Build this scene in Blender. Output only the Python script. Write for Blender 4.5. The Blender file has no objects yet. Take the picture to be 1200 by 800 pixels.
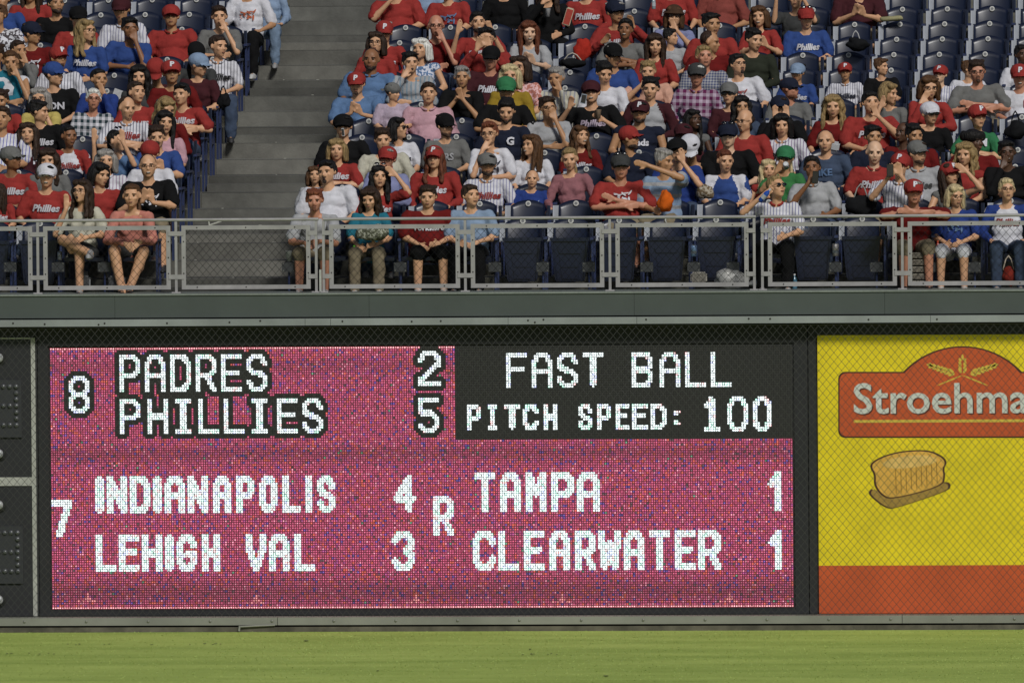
import bpy, bmesh, math, random
import numpy as np
from mathutils import Vector, Matrix
from mathutils.bvhtree import BVHTree

random.seed(7)
rng = np.random.default_rng(11)
scene = bpy.context.scene
col = scene.collection

# ------------------------------------------------------------------ camera
D = 125.0                       # metres from the lens to the middle of the wall
YAW, ROLL, CAM_Z, AIM_Z = math.radians(4.4), math.radians(-0.45), 8.0, 3.16
F_PX = 107.0 * D                # focal length in pixels of a 1200 pixel wide frame
cam_pos = Vector((D * math.sin(YAW), -D * math.cos(YAW), CAM_Z))
fwd = (Vector((0, 0, AIM_Z)) - cam_pos).normalized()
rt0 = fwd.cross(Vector((0, 0, 1))).normalized()
up0 = rt0.cross(fwd)
rt = rt0 * math.cos(ROLL) + up0 * math.sin(ROLL)
up = -rt0 * math.sin(ROLL) + up0 * math.cos(ROLL)
cam = bpy.data.cameras.new('camera')
cam.sensor_width = 36
cam.lens = F_PX / 1200 * 36
cam.clip_start = 1
cam.clip_end = 2000
cam_ob = bpy.data.objects.new('camera', cam)
col.objects.link(cam_ob)
cam_ob.matrix_world = Matrix((
    (rt.x, up.x, -fwd.x, cam_pos.x), (rt.y, up.y, -fwd.y, cam_pos.y),
    (rt.z, up.z, -fwd.z, cam_pos.z), (0, 0, 0, 1)))
scene.camera = cam_ob


def at(px, py, Y=0.0):
    """world X, Z of the point of the plane y = Y seen at pixel px, py of the 1200 x 800 photograph"""
    d = fwd * F_PX + rt * (px - 600) + up * (400 - py)
    t = (Y - cam_pos.y) / d.y
    p = cam_pos + d * t
    return p.x, p.z


# ------------------------------------------------------------------ light: night game, floodlights high to the right
world = bpy.data.worlds.new('World')
scene.world = world
world.use_nodes = True
wn = world.node_tree
sky = wn.nodes.new('ShaderNodeTexSky')
sky.sky_type = 'NISHITA'
sky.sun_disc = False
SUN_EL, SUN_AZ = math.radians(39), math.radians(23)      # azimuth: to the right of straight at the wall
sky.sun_elevation = SUN_EL
sky.sun_rotation = math.radians(180) - SUN_AZ
sky.air_density = 0.7
sky.dust_density = 1.0
sky.ozone_density = 0.6
wn.links.new(sky.outputs[0], wn.nodes['Background'].inputs[0])
wn.nodes['Background'].inputs[1].default_value = 0.055
sun = bpy.data.lights.new('floodlight', 'SUN')
sun.energy = 3.05
sun.angle = math.radians(12.0)
sun.color = (1.0, 0.975, 0.93)
sun_ob = bpy.data.objects.new('floodlight', sun)
col.objects.link(sun_ob)
sd = Vector((math.sin(SUN_AZ) * math.cos(SUN_EL), -math.cos(SUN_AZ) * math.cos(SUN_EL), math.sin(SUN_EL)))
sun_ob.rotation_euler = sd.to_track_quat('Z', 'Y').to_euler()
scene.view_settings.view_transform = 'Standard'
scene.view_settings.look = 'None'
scene.view_settings.exposure = -0.35
scene.view_settings.gamma = 1.0


# ------------------------------------------------------------------ materials
def lin(c):
    return tuple((v / 12.92 if v <= .04045 else ((v + .055) / 1.055) ** 2.4) for v in c)


def hexc(h):
    return lin(tuple(int(h[i:i + 2], 16) / 255 for i in (0, 2, 4)))


MATS = {}


def mat(name, color, rough=.8, metal=0., noise=.12, scale=40., bump=0., bscale=60., spec=.5, emit=None, dirt=None, dscale=1.5):
    if name in MATS:
        return MATS[name]
    m = bpy.data.materials.new(name)
    m.use_nodes = True
    nt = m.node_tree
    b = nt.nodes['Principled BSDF']
    if isinstance(color, str):
        color = hexc(color)
    b.inputs['Roughness'].default_value = rough
    b.inputs['Metallic'].default_value = metal
    b.inputs['Specular IOR Level'].default_value = spec
    tc = nt.nodes.new('ShaderNodeTexCoord')
    nz = nt.nodes.new('ShaderNodeTexNoise')
    nz.inputs['Scale'].default_value = scale
    nz.inputs['Detail'].default_value = 5
    nt.links.new(tc.outputs['Object'], nz.inputs['Vector'])
    r = nt.nodes.new('ShaderNodeValToRGB')
    r.color_ramp.elements[0].position = .3
    r.color_ramp.elements[1].position = .7
    r.color_ramp.elements[0].color = (*[v * (1 - noise) for v in color], 1)
    r.color_ramp.elements[1].color = (*[min(1, v * (1 + noise)) for v in color], 1)
    nt.links.new(nz.outputs['Fac'], r.inputs['Fac'])
    out = r.outputs['Color']
    if dirt:
        n2 = nt.nodes.new('ShaderNodeTexNoise')
        n2.inputs['Scale'].default_value = dscale
        n2.inputs['Detail'].default_value = 8
        n2.inputs['Roughness'].default_value = .65
        nt.links.new(tc.outputs['Object'], n2.inputs['Vector'])
        r2 = nt.nodes.new('ShaderNodeValToRGB')
        r2.color_ramp.elements[0].position = .38
        r2.color_ramp.elements[1].position = .66
        r2.color_ramp.elements[0].color = (dirt, dirt, dirt, 1)
        r2.color_ramp.elements[1].color = (1, 1, 1, 1)
        nt.links.new(n2.outputs['Fac'], r2.inputs['Fac'])
        mx = nt.nodes.new('ShaderNodeMix')
        mx.data_type = 'RGBA'
        mx.blend_type = 'MULTIPLY'
        mx.inputs['Factor'].default_value = 1
        nt.links.new(out, mx.inputs['A'])
        nt.links.new(r2.outputs['Color'], mx.inputs['B'])
        out = mx.outputs['Result']
    nt.links.new(out, b.inputs['Base Color'])
    if bump:
        bn = nt.nodes.new('ShaderNodeTexNoise')
        bn.inputs['Scale'].default_value = bscale
        bn.inputs['Detail'].default_value = 4
        nt.links.new(tc.outputs['Object'], bn.inputs['Vector'])
        bp = nt.nodes.new('ShaderNodeBump')
        bp.inputs['Strength'].default_value = bump
        bp.inputs['Distance'].default_value = .02
        nt.links.new(bn.outputs['Fac'], bp.inputs['Height'])
        nt.links.new(bp.outputs['Normal'], b.inputs['Normal'])
    if emit:
        b.inputs['Emission Color'].default_value = (*color, 1)
        b.inputs['Emission Strength'].default_value = emit
        m.cycles.emission_sampling = 'NONE'
    MATS[name] = m
    return m


def cloth(name, kind, c1, c2=None):
    """fabric: plain, pinstripe, plaid, gingham, stripe, blotch"""
    if name in MATS:
        return MATS[name]
    m = mat(name, c1, .9, noise=.13, scale=14, bump=.55, bscale=16, spec=.2)
    if kind == 'plain':
        return m
    nt = m.node_tree
    b = nt.nodes['Principled BSDF']
    base = b.inputs['Base Color'].links[0].from_socket
    tc = nt.nodes.new('ShaderNodeTexCoord')
    sep = nt.nodes.new('ShaderNodeSeparateXYZ')
    nt.links.new(tc.outputs['Object'], sep.inputs[0])

    def band(axis, period, width):
        d = nt.nodes.new('ShaderNodeMath'); d.operation = 'DIVIDE'
        nt.links.new(sep.outputs[axis], d.inputs[0]); d.inputs[1].default_value = period
        f = nt.nodes.new('ShaderNodeMath'); f.operation = 'FRACT'
        nt.links.new(d.outputs[0], f.inputs[0])
        l = nt.nodes.new('ShaderNodeMath'); l.operation = 'LESS_THAN'
        nt.links.new(f.outputs[0], l.inputs[0]); l.inputs[1].default_value = width
        return l.outputs[0]

    def comb(a, c, op='MAXIMUM'):
        x = nt.nodes.new('ShaderNodeMath'); x.operation = op
        nt.links.new(a, x.inputs[0])
        nt.links.new(c, x.inputs[1])
        return x.outputs[0]
    if kind == 'pinstripe':
        f = band('X', .034, .2)
    elif kind == 'stripe':
        f = band('X', .05, .4)
    elif kind == 'hoop':
        f = band('Z', .12, .3)
    elif kind == 'plaid':
        f = comb(band('X', .075, .5), band('Z', .075, .5), 'ADD')
        h = nt.nodes.new('ShaderNodeMath'); h.operation = 'MULTIPLY'
        nt.links.new(f, h.inputs[0]); h.inputs[1].default_value = .5
        f = h.outputs[0]
    elif kind == 'gingham':
        f = comb(band('X', .03, .5), band('Z', .03, .5), 'ADD')
        h = nt.nodes.new('ShaderNodeMath'); h.operation = 'MULTIPLY'
        nt.links.new(f, h.inputs[0]); h.inputs[1].default_value = .5
        f = h.outputs[0]
    else:
        v = nt.nodes.new('ShaderNodeTexNoise'); v.inputs['Scale'].default_value = 34
        nt.links.new(tc.outputs['Object'], v.inputs['Vector'])
        g = nt.nodes.new('ShaderNodeMath'); g.operation = 'GREATER_THAN'
        nt.links.new(v.outputs['Fac'], g.inputs[0]); g.inputs[1].default_value = .52
        f = g.outputs[0]
    mx = nt.nodes.new('ShaderNodeMix'); mx.data_type = 'RGBA'
    nt.links.new(f, mx.inputs['Factor'])
    nt.links.new(base, mx.inputs['A'])
    mx.inputs['B'].default_value = (*hexc(c2), 1)
    nt.links.new(mx.outputs['Result'], b.inputs['Base Color'])
    return m


# ------------------------------------------------------------------ mesh helpers
class MB:
    def __init__(s):
        s.v, s.f, s.mi, s.m = [], [], [], 0

    def add(s, v, f):
        o = len(s.v)
        s.v += [tuple(p) for p in v]
        s.f += [tuple(i + o for i in q) for q in f]
        s.mi += [s.m] * len(f)
        return s

    def box(s, x0, x1, y0, y1, z0, z1):
        v = [(x, y, z) for z in (z0, z1) for y in (y0, y1) for x in (x0, x1)]
        return s.add(v, [(0, 2, 3, 1), (4, 5, 7, 6), (0, 1, 5, 4), (2, 6, 7, 3), (0, 4, 6, 2), (1, 3, 7, 5)])

    def tube(s, p0, p1, r0, r1=None, n=10, caps=True):
        r1 = r0 if r1 is None else r1
        p0, p1 = Vector(p0), Vector(p1)
        d = (p1 - p0).normalized()
        a = d.orthogonal().normalized()
        b = d.cross(a)
        v = []
        for p, r in ((p0, r0), (p1, r1)):
            for i in range(n):
                t = 2 * math.pi * i / n
                v.append(p + a * r * math.cos(t) + b * r * math.sin(t))
        f = [(i, (i + 1) % n, n + (i + 1) % n, n + i) for i in range(n)]
        if caps:
            f += [tuple(range(n - 1, -1, -1)), tuple(range(n, 2 * n))]
        return s.add(v, f)

    def capsule(s, p0, p1, r0, r1=None, n=10, k=3):
        r1 = r0 if r1 is None else r1
        p0, p1 = Vector(p0), Vector(p1)
        d = p1 - p0
        d = d.normalized() if d.length > 1e-6 else Vector((0, 0, 1))
        a = d.orthogonal().normalized()
        b = d.cross(a)
        rings = [(p0, r0, -math.pi / 2 + math.pi / 2 * j / k) for j in range(1, k + 1)]
        rings += [(p1, r1, math.pi / 2 * j / k) for j in range(0, k)]
        v = [p0 - d * r0]
        for p, r, t in rings:
            c = p + d * (r * math.sin(t))
            q = r * math.cos(t)
            for i in range(n):
                u = 2 * math.pi * i / n
                v.append(c + a * q * math.cos(u) + b * q * math.sin(u))
        v.append(p1 + d * r1)
        f = [(0, 1 + (i + 1) % n, 1 + i) for i in range(n)]
        for j in range(len(rings) - 1):
            o = 1 + j * n
            f += [(o + i, o + (i + 1) % n, o + n + (i + 1) % n, o + n + i) for i in range(n)]
        o = 1 + (len(rings) - 1) * n
        f += [(o + i, o + (i + 1) % n, o + n) for i in range(n) if False]
        f += [(o + i, o + (i + 1) % n, len(v) - 1) for i in range(n)]
        return s.add(v, f)

    def ell(s, c, r, rot=None, n=14, k=9):
        v, f = [], []
        c = Vector(c)
        R = rot or Matrix.Identity(3)
        v.append(c + R @ Vector((0, 0, -r[2])))
        for j in range(1, k):
            t = -math.pi / 2 + math.pi * j / k
            for i in range(n):
                u = 2 * math.pi * i / n
                v.append(c + R @ Vector((r[0] * math.cos(t) * math.cos(u), r[1] * math.cos(t) * math.sin(u), r[2] * math.sin(t))))
        v.append(c + R @ Vector((0, 0, r[2])))
        f += [(0, 1 + (i + 1) % n, 1 + i) for i in range(n)]
        for j in range(k - 2):
            o = 1 + j * n
            f += [(o + i, o + (i + 1) % n, o + n + (i + 1) % n, o + n + i) for i in range(n)]
        o = 1 + (k - 2) * n
        f += [(o + i, o + (i + 1) % n, len(v) - 1) for i in range(n)]
        return s.add(v, f)

    def prism(s, pts, y0, y1):
        """polygon in x, z pulled from y0 to y1"""
        n = len(pts)
        v = [(x, y0, z) for x, z in pts] + [(x, y1, z) for x, z in pts]
        f = [tuple(range(n)), tuple(range(2 * n - 1, n - 1, -1))]
        f += [(i, n + i, n + (i + 1) % n, (i + 1) % n) for i in range(n)]
        return s.add(v, f)

    def lathe(s, prof, n=16, c=(0, 0, 0)):
        v = []
        for r, z in prof:
            for i in range(n):
                t = 2 * math.pi * i / n
                v.append((c[0] + r * math.cos(t), c[1] + r * math.sin(t), c[2] + z))
        f = []
        for j in range(len(prof) - 1):
            f += [(j * n + i, j * n + (i + 1) % n, (j + 1) * n + (i + 1) % n, (j + 1) * n + i) for i in range(n)]
        f += [tuple(range(n - 1, -1, -1)), tuple(range((len(prof) - 1) * n, len(prof) * n))]
        return s.add(v, f)

    def mesh(s, name, mats=(), smooth=False):
        me = bpy.data.meshes.new(name)
        me.from_pydata(s.v, [], s.f)
        for m in mats:
            me.materials.append(m)
        if any(s.mi):
            me.polygons.foreach_set('material_index', s.mi)
        if smooth:
            me.polygons.foreach_set('use_smooth', [True] * len(me.polygons))
        me.update()
        return me


def fixn(me):
    b = bmesh.new(); b.from_mesh(me)
    bmesh.ops.recalc_face_normals(b, faces=b.faces)
    b.to_mesh(me); b.free()
    return me


def link(name, me, parent=None, loc=None, rot=None, kind=None, mtx=None):
    o = bpy.data.objects.new(name, me)
    col.objects.link(o)
    if parent:
        o.parent = parent
    if loc:
        o.location = loc
    if rot:
        o.rotation_euler = rot
    if mtx is not None:
        o.matrix_basis = mtx
    if kind:
        o['kind'] = kind
    return o


def tag(o, label, cat, group=None):
    o['label'] = label
    o['category'] = cat
    if group:
        o['group'] = group
    return o


def empty(name, loc=(0, 0, 0), rot=(0, 0, 0), scale=1.0):
    o = bpy.data.objects.new(name, None)
    o.empty_display_size = .1
    col.objects.link(o)
    o.location = loc
    o.rotation_euler = rot
    o.scale = (scale, scale, scale) if not isinstance(scale, tuple) else scale
    return o


TXT = {}


def text_mesh(s, size, bold=0., shear=0., extrude=0., res=3, align='CENTER', spacing=1.0):
    key = (s, size, bold, shear, extrude, align, spacing)
    if key in TXT:
        return TXT[key]
    c = bpy.data.curves.new('lettering', 'FONT')
    c.body = s
    c.size = size
    c.offset = bold
    c.shear = shear
    c.extrude = extrude
    c.resolution_u = res
    c.align_x = align
    c.align_y = 'CENTER'
    c.space_character = spacing
    o = bpy.data.objects.new('lettering', c)
    me = bpy.data.meshes.new_from_object(o)
    bpy.data.objects.remove(o)
    TXT[key] = me
    return me


def upright(me, name='lettering'):
    """x, y text plane to x, z plane facing -y"""
    m2 = me.copy(); m2.name = name
    m2.transform(Matrix.Rotation(math.pi / 2, 4, 'X'))
    return m2


# ------------------------------------------------------------------ the setting
def zc(py, Y=0.0):
    return at(600, py, Y)[1]


def xc(px, Y=0.0, py=500):
    return at(px, py, Y)[0]


XL, XR = -13.0, 13.5                      # ends of what is built of the wall
Z_LEDGE = zc(341.5)
# field
fld = MB().add([(-60, 0.3, 0), (60, 0.3, 0), (60, -140, 0), (-60, -140, 0)], [(0, 3, 2, 1)])
grass_m = mat('turf', 'a0b25e', .95, noise=.05, scale=3, spec=.1)
nt = grass_m.node_tree
b_ = nt.nodes['Principled BSDF']
src = b_.inputs['Base Color'].links[0].from_socket
tc_ = nt.nodes.new('ShaderNodeTexCoord')
mp = nt.nodes.new('ShaderNodeMapping'); mp.inputs['Scale'].default_value = (.25, 1.1, 1)
nt.links.new(tc_.outputs['Object'], mp.inputs[0])
n3 = nt.nodes.new('ShaderNodeTexNoise'); n3.inputs['Scale'].default_value = 1.3; n3.inputs['Detail'].default_value = 7
nt.links.new(mp.outputs[0], n3.inputs['Vector'])
r3 = nt.nodes.new('ShaderNodeValToRGB')
r3.color_ramp.elements[0].position = .34; r3.color_ramp.elements[0].color = (.80, .84, .74, 1)
r3.color_ramp.elements[1].position = .66; r3.color_ramp.elements[1].color = (1.12, 1.1, 1.08, 1)
nt.links.new(n3.outputs['Fac'], r3.inputs['Fac'])
m3 = nt.nodes.new('ShaderNodeMix'); m3.data_type = 'RGBA'; m3.blend_type = 'MULTIPLY'; m3.inputs['Factor'].default_value = 1
nt.links.new(src, m3.inputs['A']); nt.links.new(r3.outputs['Color'], m3.inputs['B'])
nt.links.new(m3.outputs['Result'], b_.inputs['Base Color'])
link('field', fld.mesh('field', [grass_m]), kind='structure')
# short turf blades over the strip in view
gv, gf = [], []
N = 16000
gx = rng.uniform(-6.6, 6.8, N); gy = -rng.uniform(0.06, 10.2, N)
ga = rng.uniform(0, math.pi, N); gh = rng.uniform(.004, .010, N); gw = rng.uniform(.004, .009, N)
lx = rng.normal(0, .01, N); ly = rng.normal(0, .01, N)
P_ = np.empty((N, 3, 3))
P_[:, 0] = np.stack([gx - np.cos(ga) * gw, gy - np.sin(ga) * gw, gx * 0], 1)
P_[:, 1] = np.stack([gx + np.cos(ga) * gw, gy + np.sin(ga) * gw, gx * 0], 1)
P_[:, 2] = np.stack([gx + lx, gy + ly, gh], 1)
me = bpy.data.meshes.new('grass')
me.from_pydata(P_.reshape(-1, 3).tolist(), [], np.arange(N * 3).reshape(-1, 3).tolist())
me.materials.append(mat('blades', 'a4b566', .9, noise=.10, scale=2.0, spec=.1))
link('grass', me, kind='stuff')
# dead clippings and specks on the grass
sp = MB()
for _ in range(5):
    x, y = random.uniform(-6, 6), -random.uniform(.8, 8)
    w, h = random.uniform(.02, .07), random.uniform(.006, .02)
    sp.ell((x, y, .012), (w * .6, w, h * .6), n=6, k=4)
for a, b, y in ((-4.9, -3.7, -2.4), (-5.3, -4.6, -3.9), (-3.4, -2.9, -2.4), (.3, .8, -4.2)):
    for _ in range(7):
        sp.ell((random.uniform(a, b), y + random.uniform(-.1, .1), .012), (random.uniform(.008, .022), .02, .004), n=6, k=4)
link('clippings', sp.mesh('clippings', [mat('clipping', '66703c', .95)]), kind='stuff')

# wall body, ledge, cap strip, bottom trim
concrete = mat('wall_concrete', '3a3c3a', .85, noise=.15, dirt=.55)
link('wall', MB().box(XL, XR, .02, .5, .0, Z_LEDGE - .02).mesh('wall', [concrete]), kind='structure')
zb0, zb1 = zc(369.3), Z_LEDGE
green = mat('ledge_green', '454d49', .65, noise=.07, scale=2.2, dirt=.84, dscale=.7, bump=.1, bscale=8)
lg = MB()
seams = [XL, -9.9, -7.2, -4.35, -1.55, 1.36, 4.1, 6.95, 9.8, XR]
for a, b in zip(seams[:-1], seams[1:]):
    lg.box(a, b - .003, -.20, .52, zb0, zb1 - .018)
link('ledge', lg.mesh('ledge', [green]), kind='structure')
link('ledge_lip', MB().box(XL, XR, -.215, .5, zb1 - .018, zb1).mesh('ledge_lip', [mat('lip', '7b827c', .6, dirt=.8)]), kind='structure')
capm = mat('cap_steel', '8f9593', .5, noise=.10, scale=1.6, dirt=.72, dscale=1.1, bump=.15, bscale=9)
cs = empty('cap_flashing', (0, 0, 0)); tag(cs, 'long grey steel flashing strip under the green ledge, above the scoreboards', 'metal trim')
z0c, z1c = zc(379), zc(371)
sx = [XL, -9.3, -5.9, -2.25, -1.97, -.02, 1.39, 4.6, 8.2, XR]
for a, b in zip(sx[:-1], sx[1:]):
    link('flashing_panel', MB().box(a + .002, b - .002, -.275, .01, z0c, z1c).mesh('flashing_panel', [capm]), cs)
boltm = mat('bolt', '77786f', .5, metal=.4)
darkm = mat('rust', '2a2824', .8)
bt = MB().ell((0, 0, 0), (.011, .006, .011), n=8, k=5).mesh('bolt', [darkm])
for px in (20, 57, 120, 127, 200, 273, 309, 405, 486, 520, 622, 630, 640, 760, 880, 905, 1020, 1100):
    link('screw', bt, cs, loc=(xc(px), -.277, random.uniform(z0c + .02, z1c - .02)))
# bottom trim
z0t, z1t = zc(729.3), zc(720.3)
tr = empty('bottom_flashing', (0, 0, 0)); tag(tr, 'long grey metal strip with bolts along the foot of the wall above the grass', 'metal trim')
trm = mat('trim_steel', '88897f', .55, noise=.08, scale=2, dirt=.78, dscale=1.4)
sx = [XL, -9.5, xc(326), xc(1057), 8.9, XR]
for a, b in zip(sx[:-1], sx[1:]):
    link('flashing_panel', MB().box(a + .003, b - .003, -.275, .0, z0t, z1t).mesh('flashing_panel', [trm]), tr)
bt2 = MB().ell((0, 0, 0), (.016, .008, .016), n=10, k=5).mesh('bolt', [boltm])
for i in range(-3, 22):
    link('bolt', bt2, tr, loc=(xc(30 + 72.4 * i), -.277, (z0t + z1t) / 2 + .002))
base = MB().box(XL, XR, -.262, .02, 0.0, zc(731.5))
link('kerb', base.mesh('kerb', [mat('kerb', '6a6558', .9, noise=.2, scale=5, dirt=.45, dscale=3)]), kind='structure')
tool = MB().tube((xc(281), -.29, .012), (xc(282), -.29, .070), .012).tube((xc(283), -.29, .06), (xc(323), -.28, .075), .009)
tag(link('drain_pipe', tool.mesh('drain_pipe', [mat('pipe_grey', '8a8a80', .6)])), 'short thin bent grey pipe lying against the kerb below the scoreboard', 'pipe')

# ------------------------------------------------------------------ left board with bulb digits
zt, zbm = zc(381), zc(719.5)
black = mat('board_black', '26272a', .7, noise=.1, scale=3, bump=.1, bscale=30)
lb = empty('inning_board', (0, 0, 0))
tag(lb, 'black number board with unlit round bulbs and white strips, left of the red screen', 'scoreboard')
xw = xc(40)
link('backing', MB().box(XL, xw + .04, -.02, .02, zbm, zt).mesh('backing', [black]), lb)
white = mat('strip_white', 'b9bab2', .6, dirt=.8)
link('strip', MB().box(xc(37.3), xc(42.2), -.035, -.02, zbm, zc(393)).mesh('strip', [white]), lb)
link('strip', MB().box(XL, xc(37.2), -.034, -.02, zc(566.5), zc(556.5)).mesh('strip', [white]), lb)
link('strip', MB().box(XL, xc(37.2), -.034, -.02, zc(394.2), zc(392.6)).mesh('strip', [white]), lb)
bulbm = mat('bulb_glass', '55575a', .25, spec=.8)
bulb = MB().ell((0, 0, 0), (.028, .022, .028), n=12, k=7).mesh('bulb', [bulbm], True)
frm = mat('digit_box', '303235', .6)
for yt in (452.5, 623.5):
    for xo in (0, -66):
        zz = at(12 + xo, yt)[1]
        link('digit_frame', MB().box(xc(-14 + xo), xc(26 + xo), -.045, -.02, zz - .56, zz + .07).mesh('digit_frame', [frm]), lb)
        for c in range(5):
            for r in range(7):
                if c in (0, 4) or r in (0, 3, 6):
                    link('bulb', bulb, lb, loc=(xc(20 - 7.5 * c + xo), -.052, zz - r * .0705))
lamp = MB().lathe([(.075, 0), (.075, .02), (.05, .022), (.045, .05), (.0, .06)], 18).mesh('lamp', [mat('lamp_rim', '1a1b1c', .5), ])
lens = MB().ell((0, 0, 0), (.045, .03, .05), n=14, k=8).mesh('lamp_lens', [mat('lamp_lens', 'a5a7a8', .2, spec=.8)], True)
for (px, py) in ((0, 419), (0, 531), (0, 591), (0, 702), (-60, 419), (-60, 531), (-60, 591), (-60, 702)):
    x, z = at(px, py)
    link('lamp_rim', lamp, lb, loc=(x, -.02, z), rot=(math.pi / 2, 0, 0))
    link('lamp_lens', lens, lb, loc=(x, -.07, z))

# ------------------------------------------------------------------ LED screen
sb = empty('video_scoreboard', (xc(500), 0, 0))
tag(sb, 'wide lit red LED screen showing PADRES 2 PHILLIES 5 and FAST BALL pitch speed', 'scoreboard')


def kid(name, me, **k):
    o = link(name, me, sb, **k)
    o.location = o.location - sb.location
    return o


LX0 = (at(59, 409)[0] + at(61, 713)[0]) / 2
LX1 = (at(929, 403)[0] + at(929.5, 709)[0]) / 2
LZ1 = (at(59, 408.5)[1] + at(929, 402.5)[1]) / 2
LZ0 = (at(61, 714)[1] + at(929.5, 710)[1]) / 2
x0, x1 = xw + .05, xc(956.5)
cab = mat('cabinet', '242527', .7, noise=.12, scale=4)
kid('cabinet', MB().box(x0, LX0 - .02, -.03, .02, zbm, zt).box(LX1 + .02, x1 - .09, -.03, .02, zbm, zt)
    .box(LX0 - .02, LX1 + .02, -.03, .02, LZ1 + .02, zt).box(LX0 - .02, LX1 + .02, -.03, .02, zbm, LZ0 - .02)
    .box(x1 - .08, x1, -.03, .02, zbm, zt).mesh('cabinet', [cab]))
kid('screen_back', MB().box(LX0 - .02, LX1 + .02, -.008, .015, LZ0 - .02, LZ1 + .02).mesh('screen_back', [mat('screen_back', '1c1c1e', .6)]))
NC, NR = 320, 112
px_, pz_ = (LX1 - LX0) / NC, (LZ1 - LZ0) / NR

G = {  # stroke letters on a unit square, y down
    'A': '0,1 0,.25 .25,0 .75,0 1,.25 1,1;0,.55 1,.55', 'B': '0,0 .8,0 1,.15 1,.38 .8,.5 0,.5;.8,.5 1,.62 1,.85 .8,1 0,1 0,0',
    'C': '1,.25 .75,0 .25,0 0,.25 0,.75 .25,1 .75,1 1,.75', 'D': '0,0 .7,0 1,.22 1,.78 .7,1 0,1 0,0', 'E': '1,0 0,0 0,1 1,1;0,.48 .85,.48',
    'F': '1,0 0,0 0,1;0,.48 .85,.48', 'G': '1,.25 .75,0 .25,0 0,.25 0,.75 .25,1 .75,1 1,.75 1,.55 .55,.55', 'H': '0,0 0,1;1,0 1,1;0,.5 1,.5',
    'I': '.5,0 .5,1;.15,0 .85,0;.15,1 .85,1', 'J': '0,1', 'L': '0,0 0,1 1,1', 'M': '0,1 0,0 .5,.55 1,0 1,1', 'N': '0,1 0,0 1,1 1,0',
    'O': '.25,0 .75,0 1,.22 1,.78 .75,1 .25,1 0,.78 0,.22 .25,0', 'P': '0,1 0,0 .75,0 1,.15 1,.42 .75,.55 0,.55', 'R': '0,1 0,0 .75,0 1,.15 1,.42 .75,.55 0,.55;.55,.55 1,1',
    'S': '1,.22 .75,0 .25,0 0,.15 0,.35 .25,.48 .75,.54 1,.66 1,.85 .75,1 .25,1 0,.8', 'T': '0,0 1,0;.5,0 .5,1', 'V': '0,0 0,.35 .5,1 1,.35 1,0',
    'W': '0,0 .18,1 .5,.3 .82,1 1,0', '0': '.25,0 .75,0 1,.22 1,.78 .75,1 .25,1 0,.78 0,.22 .25,0', '1': '.15,.2 .5,0 .5,1;.15,1 .85,1',
    '2': '0,.22 .25,0 .75,0 1,.2 1,.35 0,.88 0,1 1,1', '3': '0,.2 .25,0 .75,0 1,.18 1,.35 .65,.48 1,.62 1,.82 .75,1 .25,1 0,.8',
    '4': '1,.66 0,.66 .75,0 .75,1', '5': '1,0 0,0 0,.42 .7,.42 1,.6 1,.8 .75,1 .25,1 0,.85', '7': '0,0 1,0 .35,1', '|': '.5,0 .5,1',
    '!': '.1,.28 .6,0 .6,1', '8': '.25,.48 0,.36 0,.14 .25,0 .75,0 1,.14 1,.36 .75,.48 .25,.48 0,.64 0,.86 .25,1 .75,1 1,.86 1,.64 .75,.48', ':': '.4,.3 .5,.3;.4,.8 .5,.8',
}
lit = np.zeros((NR, NC), bool)
CC, RR = np.meshgrid(np.arange(NC) + .5, np.arange(NR) + .5)


def dotpos(px, py):
    x, z = at(px, py)
    return (x - LX0) / px_, (LZ1 - z) / pz_


def glyph(ch, c0, c1, r0, r1, th, target):
    for st in G[ch].split(';'):
        pts = [tuple(float(t) for t in p.split(',')) for p in st.split()]
        pts = [(c0 + th / 2 + p[0] * (c1 - c0 - th), r0 + th / 2 + p[1] * (r1 - r0 - th)) for p in pts]
        for a, b in zip(pts[:-1], pts[1:]):
            dx, dy = b[0] - a[0], b[1] - a[1]
            L = dx * dx + dy * dy + 1e-9
            t = np.clip(((CC - a[0]) * dx + (RR - a[1]) * dy) / L, 0, 1)
            d = np.hypot(CC - a[0] - t * dx, RR - a[1] - t * dy)
            target |= d <= th / 2 + .08


def write(s, xa, xb, ya, yb, th, target, narrow=None):
    ca, ra = dotpos(xa, ya); cb, rb = dotpos(xb, ya + 0); rb = dotpos(xa, yb)[1]
    ra, rb = round(ra), round(rb)
    wid = [(.42 if (narrow and ch in narrow) else 1.0) if ch != ' ' else .8 for ch in s]
    gap = .24 if not narrow else .17
    u = (cb - ca) / (sum(wid) + gap * (len(s) - 1))
    x = ca
    for ch, w in zip(s, wid):
        if ch != ' ':
            g = '|' if (narrow and ch == 'I') else ch
            glyph(g, round(x), round(x + w * u), ra, rb, th, target)
        x += (w + gap) * u


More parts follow.
